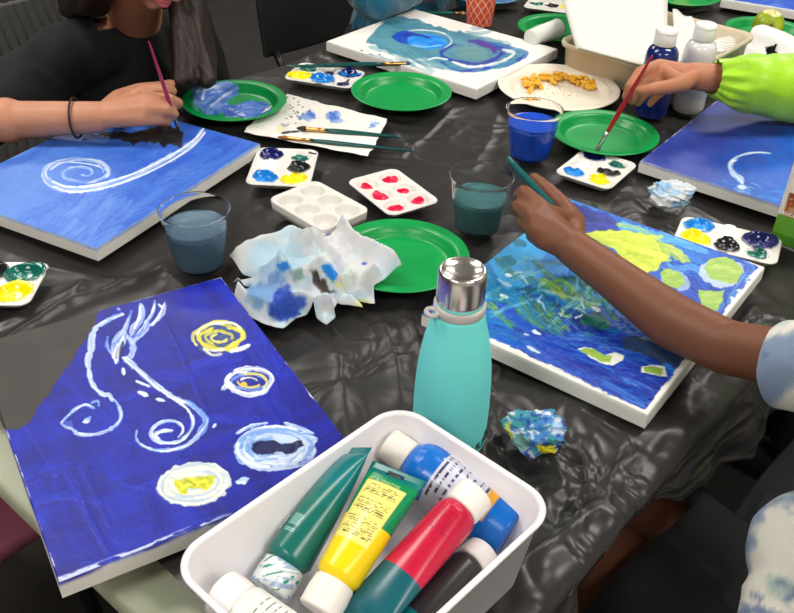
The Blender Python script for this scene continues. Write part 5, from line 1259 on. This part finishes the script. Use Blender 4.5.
def generic_hand(w, d, up, s=1.0, side=1, curl=.5):
    d = Vector(d).normalized(); up = Vector(up); up = (up-d*(up@d)).normalized(); sd = d.cross(up)*side
    fs = []
    for k, (off, l) in enumerate([(-.027, .9), (-.009, 1.0), (.009, .94), (.026, .76)]):
        p = w+d*.078*s+sd*off*s+up*(.004-.002*abs(k-1.3))*s; q = [(p, .0095*s)]; an = curl*.6; L = [.036, .023, .019]
        for j in range(3):
            p = p+(d*math.cos(an)-up*math.sin(an))*L[j]*l*s+sd*off*.12*s; an += curl*.75; q.append((p, [.0082, .0075, .0062][j]*s))
        fs.append(q)
    t0 = w+d*.022*s-sd*.024*s-up*.008*s; t1 = t0+d*.030*s-sd*.020*s-up*.006*s; t2 = t1+d*.026*s-sd*.006*s-up*.004*s; t3 = t2+d*.018*s+sd*.002*s
    return hand_from(w, .021*s, fs, [(t0, .013*s), (t1, .0105*s), (t2, .0092*s), (t3, .0075*s)], .0125*s)
def head_parts(hc, f, up, s, skin, hairc, body_name, parent, hairfn=None, lipc=(196, 110, 110)):
    """capsules of head; features returned as child meshes to link after the body"""
    f = Vector(f).normalized(); up = Vector(up); up = (up-f*(up@f)).normalized(); r = f.cross(up)
    def P(x, y, z): return hc+r*x*s+f*y*s+up*z*s
    caps = [(P(0, -.018, .030), P(0, .012, .030), .078*s, .074*s), (P(0, .015, -.02), P(0, .02, .02), .062*s, .068*s), (P(0, .03, -.055), P(0, .04, -.062), .040*s, .032*s), (P(-.03, .02, -.04), P(.03, .02, -.04), .038*s, .038*s), (P(0, .055, -.075), P(0, .06, -.078), .019*s, .017*s),
            (P(0, .080, .012), P(0, .097, -.018), .007*s, .0115*s), (P(-.011, .088, -.022), P(.011, .088, -.022), .0075*s, .0075*s), (P(-.03, .062, -.012), P(-.02, .062, -.02), .022*s, .02*s), (P(.03, .062, -.012), P(.02, .062, -.02), .022*s, .02*s),
            (P(-.080, -.004, .008), P(-.078, -.006, -.02), .011*s, .008*s), (P(.080, -.004, .008), P(.078, -.006, -.02), .011*s, .008*s), (P(-.03, .072, .03), P(.03, .072, .03), .010*s, .010*s)]
    feats = []
    lip = []
    for z, rr, w in [(-.046, .0062, .019), (-.055, .0068, .016)]:
        lip.append(tube([P(-w, .074, -.050), P(-w*.5, .083, z), P(0, .0865, z+.0005), P(w*.5, .083, z), P(w, .074, -.050)], [.002*s, rr*.8*s, rr*s, rr*.8*s, .002*s], n=12, sm=5))
    feats.append(('lips', join(lip), mat('lips_%d' % lipc[1], lipc, .45)))
    for sx in (-1, 1):
        M = Matrix.Translation(P(sx*.031, .068, .010)); bm = bmesh.new(); bmesh.ops.create_uvsphere(bm, u_segments=24, v_segments=16, radius=.0125*s, matrix=M); feats.append(('eye', bmo(bm), mat('eye_white', (230, 228, 222), .2)))
        bm = bmesh.new(); bmesh.ops.create_uvsphere(bm, u_segments=20, v_segments=12, radius=.0062*s, matrix=Matrix.Translation(P(sx*.031, .0755, .009))); feats.append(('iris', bmo(bm), mat('iris_dark', (36, 22, 14), .15)))
        feats.append(('eyebrow', tube([P(sx*.016, .084, .036), P(sx*.031, .082, .041), P(sx*.047, .070, .036)], [.0025*s, .003*s, .0015*s], n=8, sm=5), mat('brow_%d' % hairc[0], hairc, .8)))
    return caps, feats, P
def skinmat(c): return mat('skin_%d_%d_%d' % c, c, .48, bump=.12, bscale=350, sub=.12, spec=.4, var=.035, vscale=30)
def fabric(name, c, **k): return mat(name, c, k.pop('rough', .85), bump=.25, bscale=600, sheen=.2, **k)
def cloth_mesh(caps, voxel=.005, amp=.006, k=16, cuts=(), seed=1, smooth=5):
    me = remeshed(caps, voxel, smooth)
    for co_, no, rad in cuts: cutmesh(me, co_, no, rad)
    displace(me, lambda v: amp*(ridge(v[:, 0]*k+v[:, 2]*k*.4, v[:, 1]*k+v[:, 2]*k*.7, seed, 2)-.55))
    return me

def trousers(e, pel, off, kd, bk, col):
    caps = [(pel-U*.05, pel+U*.05, .108, .108)]; cuts = []; n_ = Vector((0, 0, 1))
    for sd in (-1, 1):
        hip = pel+U*off*sd; kn = hip+kd+(U*.03*sd if off > .07 else Vector()); an = kn+bk-n_*.41
        caps += chain([hip, kn, an+n_*.03], [.092, .064, .048]); cuts.append((an+n_*.05, (an-kn).normalized(), .07))
        link('shoe', cloth_mesh(chain([an-n_*.0, an+kd.normalized()*.135-n_*.012], [.042, .036]), .005, .001, 14), mat('dark_shoe', (26, 26, 28), .5), e)
    link('trousers', cloth_mesh(caps, .006, .005, 14, cuts, seed=8), mat('dark_trousers_%d' % col[0], col, .9), e)
# ---- girl in black at the far side
def girl():
    sk = (192, 134, 104); N = at(142, 22, .105); n_ = Vector((0, 0, 1))
    sR = N-U*.135+V*.045-n_*.045; sL = N+U*.125+V*.050-n_*.045
    E = at(-32, 122, .045); W = at(98, 117, .058)
    R = 1.0
    def h(px, py, z): return at(px, py, z)
    idx = [(h(144, 93, .083), .0115), (h(163, 90, .080), .0092), (h(172, 91, .066), .0085), (h(168, 98, .050), .0070)]
    mid = [(h(146, 100, .083), .0115), (h(168, 99, .077), .0094), (h(178, 103, .062), .0085), (h(172, 108, .046), .0072)]
    rng_ = [(h(145, 109, .076), .011), (h(165, 110, .068), .0090), (h(174, 114, .052), .0082), (h(167, 117, .040), .0070)]
    pnk = [(h(142, 118, .064), .0102), (h(158, 120, .055), .0082), (h(167, 122, .042), .0074), (h(160, 124, .032), .0062)]
    th = [(h(118, 98, .052), .0135), (h(140, 90, .052), .0115), (h(160, 87, .056), .0098), (h(171, 84, .064), .0080)]
    hd = hand_from(W, .0255, [idx, mid, rng_, pnk], th, .0155)
    hf = (-V*.75-n_*.62); hup = n_*.8-V*.3
    mouth = at(164, -1, .19); fdir = hf.normalized(); s = .92
    up_ = (hup-fdir*(hup@fdir)).normalized()
    hc = mouth-fdir*.08*s+up_*.050*s
    caps, feats, P = head_parts(hc, fdir, up_, s, sk, (28, 22, 20), '', None, lipc=(206, 104, 112))
    pel = N+V*.17-n_*.36; ch = N+V*.09-n_*.13
    caps += [(N+V*.02+n_*.005, P(0, -.01, -.055), .047, .044)]
    caps += chain([N+V*.04-n_*.02, ch, pel], [.055, .10, .105]) + [(sR, sL, .045, .045), (pel-U*.07, pel+U*.07, .10, .10)]
    caps += chain([sR, E, W], [.040, .032, .0235]) + [(E+(W-E)*.3, E+(W-E)*.3, .0345, .0345)]
    LE = sL-V*.12-n_*.08+U*.10; LW = LE-V*.16+U*.0-n_*.02; LW = uv(U.dot(LE)+.02, 1.22, .03)
    caps += chain([sL, LE, LW], [.040, .031, .022]) + generic_hand(LW+n_*.0, -V-U*.5, n_, .9, 1, .5) if False else chain([sL, sL-n_*.20+U*.05, sL-n_*.28-V*.14], [.040, .031, .022]) + generic_hand(sL-n_*.28-V*.14, -V, n_, .9, 1, .5)
    for sd in (-1, 1):
        hip = pel+U*.075*sd; kn = hip-V*.36+n_*.0+U*.03*sd; caps += chain([hip, kn, kn+V*.02-n_*.41], [.080, .055, .036]) + chain([kn+V*.02-n_*.41, kn-V*.13-n_*.425], [.034, .026])
    e = link('person', remeshed(hd+caps, .0032, 5), skinmat(sk)); tag(e, 'person in a black t-shirt with long dark hair, painting with a pink brush', 'person')
    for nm, me, m in feats: link(nm, me, m, e)
    sh = mat('black_tshirt', (21, 21, 23), .9, bump=.25, bscale=600)
    sl = sR+(E-sR)*.52
    shc = chain([N+V*.045-n_*.045, ch, pel-n_*.0], [.066, .118, .124]) + [(sR+n_*.0, sL, .058, .058), (ch-U*.05, ch+U*.05, .105, .105), (pel-U*.06, pel+U*.06, .115, .115)] + chain([sR, sR+(E-sR)*.3, sR+(E-sR)*1.0], [.058, .056, .056]) + chain([sL, sL-n_*.20+U*.05], [.056, .050])
    d = (E-sR).normalized()
    link('t_shirt', cloth_mesh(shc, .005, .010, 13, [(sR+(E-sR)*.90, d, .14), (N-V*.012-n_*.012, (-V*.45+n_*.9), .085)], seed=4), sh, e)
    trousers(e, pel, .075, -V*.36, V*.02, (24, 24, 28))
    # neck ribbing
    bc = W+(E-W)*.17; M = frame(bc-(E-W).normalized()*.002, bc, roll=0)
    ring_ = [bc+(Vector(M.col[0][:3])*math.cos(t)+Vector(M.col[1][:3])*math.sin(t))*.0298 for t in np.linspace(0, 2*PI, 33)]
    link('bracelet', tube(ring_, [.0017, .0017], n=10, sm=0), mat('bracelet_cord', (40, 26, 24), .6), e)
    # nails
    def strands():
        rs = random.Random(4); out = []
        for sd, x0, pxs in ((1, .062, None), (-1, -.062, None)):
            for k in range(40):
                a = rs.uniform(-.9, .9); top = P(sd*(.04+.03*math.cos(a)), -.02+.055*math.sin(a), .085-.01*abs(a))
                m1 = P(sd*(.083+.012*rs.random()), .0+.05*math.sin(a), .02)
                m2 = P(sd*(.080+.02*rs.random()), .02+.05*math.sin(a), -.06)
                if sd*U.dot(P(.1, 0, 0)-hc) > 0: bt = at(rs.uniform(178, 213), rs.uniform(60, 82), .055+rs.uniform(-.02, .015))
                else: bt = N-U*(.060+.02*rs.random())+V*(.085+.03*rs.random())+n_*(.01+.02*rs.random()); m2 = m2*.6+bt*.4
                out += chain([top, m1, m2, bt], [.012, .015, .016, .011])
        return out
    hcaps = [(P(0, -.035, .045), P(0, -.002, .052), .088*s, .080*s), (P(0, -.06, -.03), P(0, -.05, .03), .07*s, .085*s), (P(0, -.07, -.10), P(0, -.06, -.02), .06*s, .075*s)]
    me = remeshed(hcaps+strands(), .004, 3)
    displace(me, lambda v: .004*(ridge((v[:, 0]*U.x+v[:, 1]*U.y)*110, v[:, 2]*9, 3, 2)-.5))
    link('hair', me, mat('dark_hair', (40, 25, 19), .42, bump=.3, bscale=300), e)
    # brush in the hand
    tip = at(179, 131, .0215); end = at(149, 42, .178)
    brush(tip, end, 'slim pink brush held over the black smear on the spiral canvas', (168, 26, 84), ferrule=(190, 190, 190), tipcol=(60, 60, 62), r=.0030, fl=.16, tl=.06)
    chair((pel.x+V.x*.05, pel.y+V.y*.05), (-V.x, -V.y), 'dark grey chair with a ribbed back behind the person in black', (74, 74, 72), rib=True)
girl()

# ---- child in a tie-dye shirt, lower right
def boy():
    sk = (124, 78, 56); n_ = Vector((0, 0, 1)); h = at
    W = h(572, 247, .078); E = h(702, 343, .050); S = Vector((.475, .600, TZ+.150))
    th = [(h(576, 222, .080), .0125), (h(563, 205, .094), .0108), (h(548, 190, .102), .0095), (h(534, 178, .102), .0075)]
    idx = [(h(541, 209, .112), .0118), (h(524, 192, .112), .0094), (h(519, 196, .092), .0086), (h(530, 206, .080), .0070)]
    mid = [(h(534, 217, .108), .0118), (h(519, 206, .100), .0094), (h(521, 214, .080), .0084), (h(533, 222, .072), .0070)]
    rg = [(h(535, 228, .098), .0112), (h(523, 221, .086), .0090), (h(528, 229, .070), .0080), (h(541, 234, .064), .0068)]
    pk = [(h(543, 240, .086), .0102), (h(532, 236, .072), .0080), (h(540, 243, .060), .0072), (h(553, 246, .056), .0062)]
    hd = hand_from(W, .0245, [idx, mid, rg, pk], th, .0150)
    c0 = Vector((.52, .44, TZ)); pel = c0+V*(-.02)+n_*-.27; ch = c0+n_*.02; N = c0+V*.02+n_*.185
    S2 = N-U*.13-n_*.03; 
    hc = N+V*.045+n_*.155; f = (V*.75-n_*.35+Vector((-.2, .2, 0))).normalized()
    caps, feats, P = head_parts(hc, f, n_, .92, sk, (18, 14, 12), '', None, lipc=(140, 72, 66))
    caps += [(N-n_*.02, P(0, -.012, -.055), .044, .042)] + chain([N-n_*.03, ch, pel], [.055, .092, .10]) + [(S, S2, .042, .042), (S, N-n_*.03, .042, .05), (pel-U*.06, pel+U*.06, .095, .095)]
    mid_ = E+(S-E)*.5
    caps += chain([S, mid_, E+(S-E)*.12, E+(W-E)*.20, E+(W-E)*.6, W], [.036, .0290, .0290, .0310, .0258, .0222])
    e2 = S2-n_*.21-V*.03; w2 = e2+V*.06-n_*.17
    caps += chain([S2, e2, w2], [.037, .029, .021]) + generic_hand(w2, V*.3-n_, V, .85, -1, .4)
    legs = []
    for u_, kx in ((.685, 0), (.770, 0)):
        hip = pel+U*(u_-.715)*1.2; kn = uv(u_, .265, -.185); an = uv(u_+.01, .20, -.56); legs.append((hip, kn, an))
        caps += chain([hip, kn, an], [.075, .047, .030]) + chain([an, an+V*.13-n_*.015], [.032, .024])
    e = link('person', remeshed(hd+caps, .0030, 6), skinmat(sk)); tag(e, 'person in a white tie-dye shirt reaching over a canvas with a teal brush', 'person')
    for nm, me, m in feats: link(nm, me, m, e)
    d = (E-S).normalized(); cut = S+(E-S)*.62
    hem = [h(742, 505, -.06), h(770, 520, -.05)]
    shc = chain([N-n_*.05, ch, pel+n_*.06], [.066, .114, .128]) + [(S, S2, .056, .056), (S, N-n_*.05, .055, .066)] + chain([S, S+(E-S)*.4, S+(E-S)*.70-n_*.010], [.052, .047, .044]) + chain([S2, e2], [.052, .046]) + \
        chain([ch+V*.02-n_*.05, h(822, 560, -.06), h(788, 560, -.085)], [.09, .07, .042]) + chain([h(822, 560, -.06), h(786, 640, -.10)], [.06, .046])
    me = cloth_mesh(shc, .005, .008, 14, [(cut, d, .075), (N+V*.01-n_*.0, (n_+V*.2), .07)], seed=9)
    v = verts_of(me); qx, qy = v[:, 0]*100+v[:, 2]*40, v[:, 1]*100+v[:, 2]*60
    p = Paint(qx, qy, (230, 226, 214)); al_ = np.arange(len(v))
    f1 = fbm(qx/5, qy/5, 3); p.put(al_, (120, 142, 178), sstep(.53, .66, f1)*.85, 0); f2 = fbm(qx/3, qy/3, 13); p.put(al_, (70, 92, 140), sstep(.62, .72, f2)*.7, 0); f3 = fbm(qx/4, qy/4, 23); p.put(al_, (130, 160, 160), sstep(.6, .72, f3)*.5, 0)
    p.apply(me); o = link('tie_dye_shirt', me, mat('tie_dye_cotton', rough=.9, attr=True, wet=0, bump=.2, bscale=500), e)
    sc_ = []
    for hip, kn, an in legs: sc_ += chain([hip, hip+(kn-hip)*.95], [.098, .070])
    sc_ += [(pel-U*.05, pel+U*.05, .118, .118)]
    k_ = []
    for hip, kn, an in legs: k_.append((hip+(kn-hip)*.90, (kn-hip).normalized(), .11))
    link('shorts', cloth_mesh(sc_, .005, .006, 14, k_, seed=6), mat('black_shorts', (14, 14, 17), .9, bump=.2, bscale=500), e)
    for hip, kn, an in legs:
        link('sock', cloth_mesh(chain([kn+(an-kn)*.55, an, an+V*.12-n_*.015], [.037, .036, .032]), .005, .002, 20, [(kn+(an-kn)*.55, (kn-an).normalized(), .05)]), fabric('black_sock', (22, 22, 24)), e)
    # short curly hair
    me = remeshed([(P(0, -.028, .050), P(0, .008, .060), .084*.92, .076*.92), (P(0, -.045, .0), P(0, -.03, .03), .066*.92, .078*.92)], .003, 2)
    displace(me, lambda v: .006*(fbm(v[:, 0]*160+v[:, 2]*90, v[:, 1]*160+v[:, 2]*120, 3, 2)-.3)); link('hair', me, mat('black_curls', (22, 17, 15), .8, bump=.6, bscale=500), e)
    # dark cloth lying over the lap
    n, m = 60, 70; s = np.linspace(0, 1, n)[:, None]; t = np.linspace(0, 1, m)[None, :]
    u_ = .600+.56*s+.03*t*(1-s); v_ = -.04+.205*t+0*s
    z = -.045-.050*t**1.5-.10*np.clip(.12-s, 0, 1)/.12*.5+.008*np.sin(s*11+t*3)*t+.014*(ridge(s*5, t*4, 4, 2)-.5)
    P3 = np.stack([U.x*u_+V.x*v_, U.y*u_+V.y*v_, TZ+z-.06], -1)
    o = link('lap_cloth', gridmesh(P3), mat('black_lap_cloth', (15, 15, 18), .8, bump=.2, bscale=400), e); solid(o, .002, 1)
    brush(h(600, 262, .0225), h(508, 158, .150), 'teal brush with its plain end sticking out of a fist above the cup', (12, 104, 106), ferrule=(190, 170, 110), r=.0062, fl=.14, tl=.08)
    chair((pel.x, pel.y), (V.x, V.y), 'black chair under the person in the tie-dye shirt', (30, 30, 32))
boy()

# ---- child with lime green sleeve, top right
def lime():
    sk = (184, 122, 90); n_ = Vector((0, 0, 1)); h = lambda x, y, z: at(x, y, z+.010 if z < .12 and y < 130 and x < 760 else z)
    W = h(694, 76, .088); E = h(836, 92, .075); S = uv(1.66, .06, .17)
    idx = [(h(659, 66, .100), .0118), (h(640, 72, .102), .0092), (h(630, 86, .086), .0084), (h(626, 97, .068), .0070)]
    mid = [(h(661, 71, .092), .0118), (h(645, 80, .088), .0092), (h(636, 92, .072), .0084), (h(632, 101, .058), .0070)]
    rg = [(h(666, 77, .084), .011), (h(652, 87, .076), .0088), (h(643, 96, .062), .0080), (h(638, 103, .050), .0068)]
    pk = [(h(673, 83, .076), .010), (h(662, 92, .066), .0078), (h(654, 99, .054), .0070), (h(650, 104, .046), .0060)]
    th = [(h(683, 84, .092), .0130), (h(667, 87, .100), .0112), (h(652, 89, .104), .0096), (h(640, 91, .100), .0078)]
    hd = hand_from(W, .0245, [idx, mid, rg, pk], th, .0150)
    c0 = uv(1.62, -.02, 0); N = c0+n_*.20; pel = c0-V*.05-n_*.27; S2 = N-U*.14-n_*.03; S = N+U*.14-n_*.03
    S, S2 = S2, S
    hc = N+V*.03+n_*.155; f = (V*.8-n_*.5).normalized()
    caps, feats, P = head_parts(hc, f, n_, .92, sk, (40, 28, 20), '', None)
    caps += [(N-n_*.02, P(0, -.012, -.055), .044, .042)] + chain([N-n_*.03, c0, pel], [.055, .095, .10]) + [(S, S2, .042, .042), (pel-U*.06, pel+U*.06, .095, .095)]
    caps += chain([S, E, W], [.038, .031, .0225])
    e2 = S2-n_*.20+V*.02; w2 = e2+V*.03-n_*.12
    caps += chain([S2, e2, w2], [.037, .029, .021]) + generic_hand(w2, V-n_, V+n_, .85, -1, .5)
    for sd in (-1, 1):
        hip = pel+U*.065*sd; kn = hip+V*.34; caps += chain([hip, kn, kn-V*.02-n_*.41], [.078, .05, .032]) + chain([kn-V*.02-n_*.41, kn+V*.11-n_*.425], [.032, .024])
    e = link('person', remeshed(hd+caps, .0032, 5), skinmat(sk)); tag(e, 'person in a lime green smock dipping a red brush into a palette', 'person')
    for nm, me, m in feats: link(nm, me, m, e)
    A = h(714, 78, .088); d = (W-E).normalized()
    shc = chain([A, h(734, 80, .090), h(752, 82, .088), h(790, 86, .085), E, E+(S-E)*.5, S], [.030, .036, .047, .054, .055, .056, .058]) + chain([N-n_*.05, c0, pel-n_*.02], [.066, .120, .130]) + [(S, S2, .056, .056)] + chain([S2, e2, e2+(w2-e2)*.8], [.054, .052, .036])
    me = cloth_mesh(shc, .0045, .011, 15, [(h(712, 77, .088), (W-E).normalized(), .06)], seed=5)
    trousers(e, pel, .065, V*.34, -V*.02, (22, 23, 27))
    # gathers at the cuff
    v0 = np.array(A); ax = np.array((E-W).normalized())
    def gather(v):
        t = (v-v0)@ax; r_ = v-v0-t[:, None]*ax; an = np.arctan2(r_[:, 2], r_@np.array((V.x, V.y, 0.))); return .0035*np.sin(an*13)*np.exp(-((t-.01)/.022)**2)*(np.linalg.norm(r_, axis=1) < .09)
    displace(me, gather)
    link('smock', me, mat('lime_satin', (168, 224, 34), .36, bump=.15, bscale=80, sheen=.3, var=.08, vscale=18), e)
    me = remeshed([(P(0, -.028, .050), P(0, .008, .060), .086*.92, .078*.92), (P(0, -.055, -.04), P(0, -.03, .03), .066*.92, .08*.92)], .004, 3); link('hair', me, mat('brown_hair', (44, 30, 22), .6, bump=.4, bscale=300), e)
    tip = at(595, 153.5, .0085); end = at(652, 56, .176)
    brush(tip, end, 'red-handled brush dipping into a navy paint well', (176, 30, 34), ferrule=(200, 200, 200), tipcol=(120, 116, 130), r=.0036, fl=.15, tl=.09)
    chair((pel.x, pel.y), (V.x, V.y), 'dark chair under the person in the lime green smock', (34, 34, 36))
lime()
# ---- child in teal satin at the top
def teal():
    sk = (206, 150, 120); n_ = Vector((0, 0, 1)); h = at
    E = h(368, -12, .068); W = h(428, -10, .050); c0 = uv(1.92, 1.60, 0); N = c0-V*.06+n_*.20; pel = c0+V*.08-n_*.27
    S = N-U*.13-n_*.03; S2 = N+U*.13-n_*.03
    hc = N-V*.03+n_*.155; f = (-V*.8-n_*.5).normalized()
    caps, feats, P = head_parts(hc, f, n_, .92, sk, (40, 28, 20), '', None)
    caps += [(N-n_*.02, P(0, -.012, -.055), .044, .042)] + chain([N-n_*.03, c0, pel], [.055, .095, .10]) + [(S, S2, .042, .042), (pel-U*.06, pel+U*.06, .095, .095)]
    caps += chain([S, E, W], [.038, .030, .0215]) + generic_hand(W, (h(444, -34, .05)-W), n_, .85, 1, .5)
    e2 = S2-n_*.20-V*.02; w2 = e2-V*.03-n_*.12
    caps += chain([S2, e2, w2], [.037, .029, .021]) + generic_hand(w2, -V-n_, -V+n_, .85, 1, .5)
    for sd in (-1, 1):
        hip = pel+U*.065*sd; kn = hip-V*.34; caps += chain([hip, kn, kn+V*.02-n_*.41], [.078, .05, .032]) + chain([kn+V*.02-n_*.41, kn-V*.11-n_*.425], [.032, .024])
    e = link('person', remeshed(hd_ if False else caps, .0034, 5), skinmat(sk)); tag(e, 'person in a shiny teal smock at the far edge, forearm resting on the table', 'person')
    for nm, me, m in feats: link(nm, me, m, e)
    shc = chain([h(412, -10, .056), h(396, -9, .064), h(374, -9, .074), E+(S-E)*.4, S], [.030, .046, .056, .058, .058]) + chain([N-n_*.05, c0, pel-n_*.02], [.066, .120, .130]) + [(S, S2, .056, .056)] + chain([S2, e2, w2], [.054, .052, .036])
    link('smock', cloth_mesh(shc, .005, .014, 20, [], seed=7), mat('teal_satin', (22, 98, 124), .28, bump=.15, bscale=60, sheen=.3, var=.15, vscale=14), e)
    trousers(e, pel, .065, -V*.34, V*.02, (26, 26, 30))
    link('purple_cuff', cloth_mesh(chain([h(412, -9, .054), W, W+(W-E)*.06], [.030, .028, .026]), .004, .003, 20, []), fabric('purple_cotton', (66, 46, 110)), e)
    me = remeshed([(P(0, -.028, .050), P(0, .008, .060), .086*.92, .078*.92), (P(0, -.055, -.04), P(0, -.03, .03), .066*.92, .08*.92)], .004, 3); link('hair', me, mat('brown_hair', (44, 30, 22), .6, bump=.4, bscale=300), e)
    chair((pel.x, pel.y), (-V.x, -V.y), 'dark chair under the person in the teal smock', (36, 36, 38))
teal()
# ---- pink chair whose back shows below the table at the left
q = uv(.20, 1.075, 0)
chair((q.x, q.y), (U.x, U.y), 'mauve pink chair partly seen at the lower left corner', (150, 84, 104), seat_h=.44)

# ================================================================== camera and colour
cam = bpy.data.cameras.new('camera'); co = bpy.data.objects.new('camera', cam); C.objects.link(co)
cam.sensor_width = 36; cam.lens = F*36/794; cam.clip_start = .02
co.matrix_world = Matrix.Translation((0, 0, TZ+HC)) @ Matrix.Rotation(PI/2-TH, 4, 'X') @ Matrix.Rotation(-RO, 4, 'Z')
sc = bpy.context.scene; sc.camera = co
sc.view_settings.view_transform = 'Standard'; sc.view_settings.look = 'None'; sc.view_settings.gamma = 1; sc.view_settings.exposure = EXPO
sc.view_settings.use_curve_mapping = False
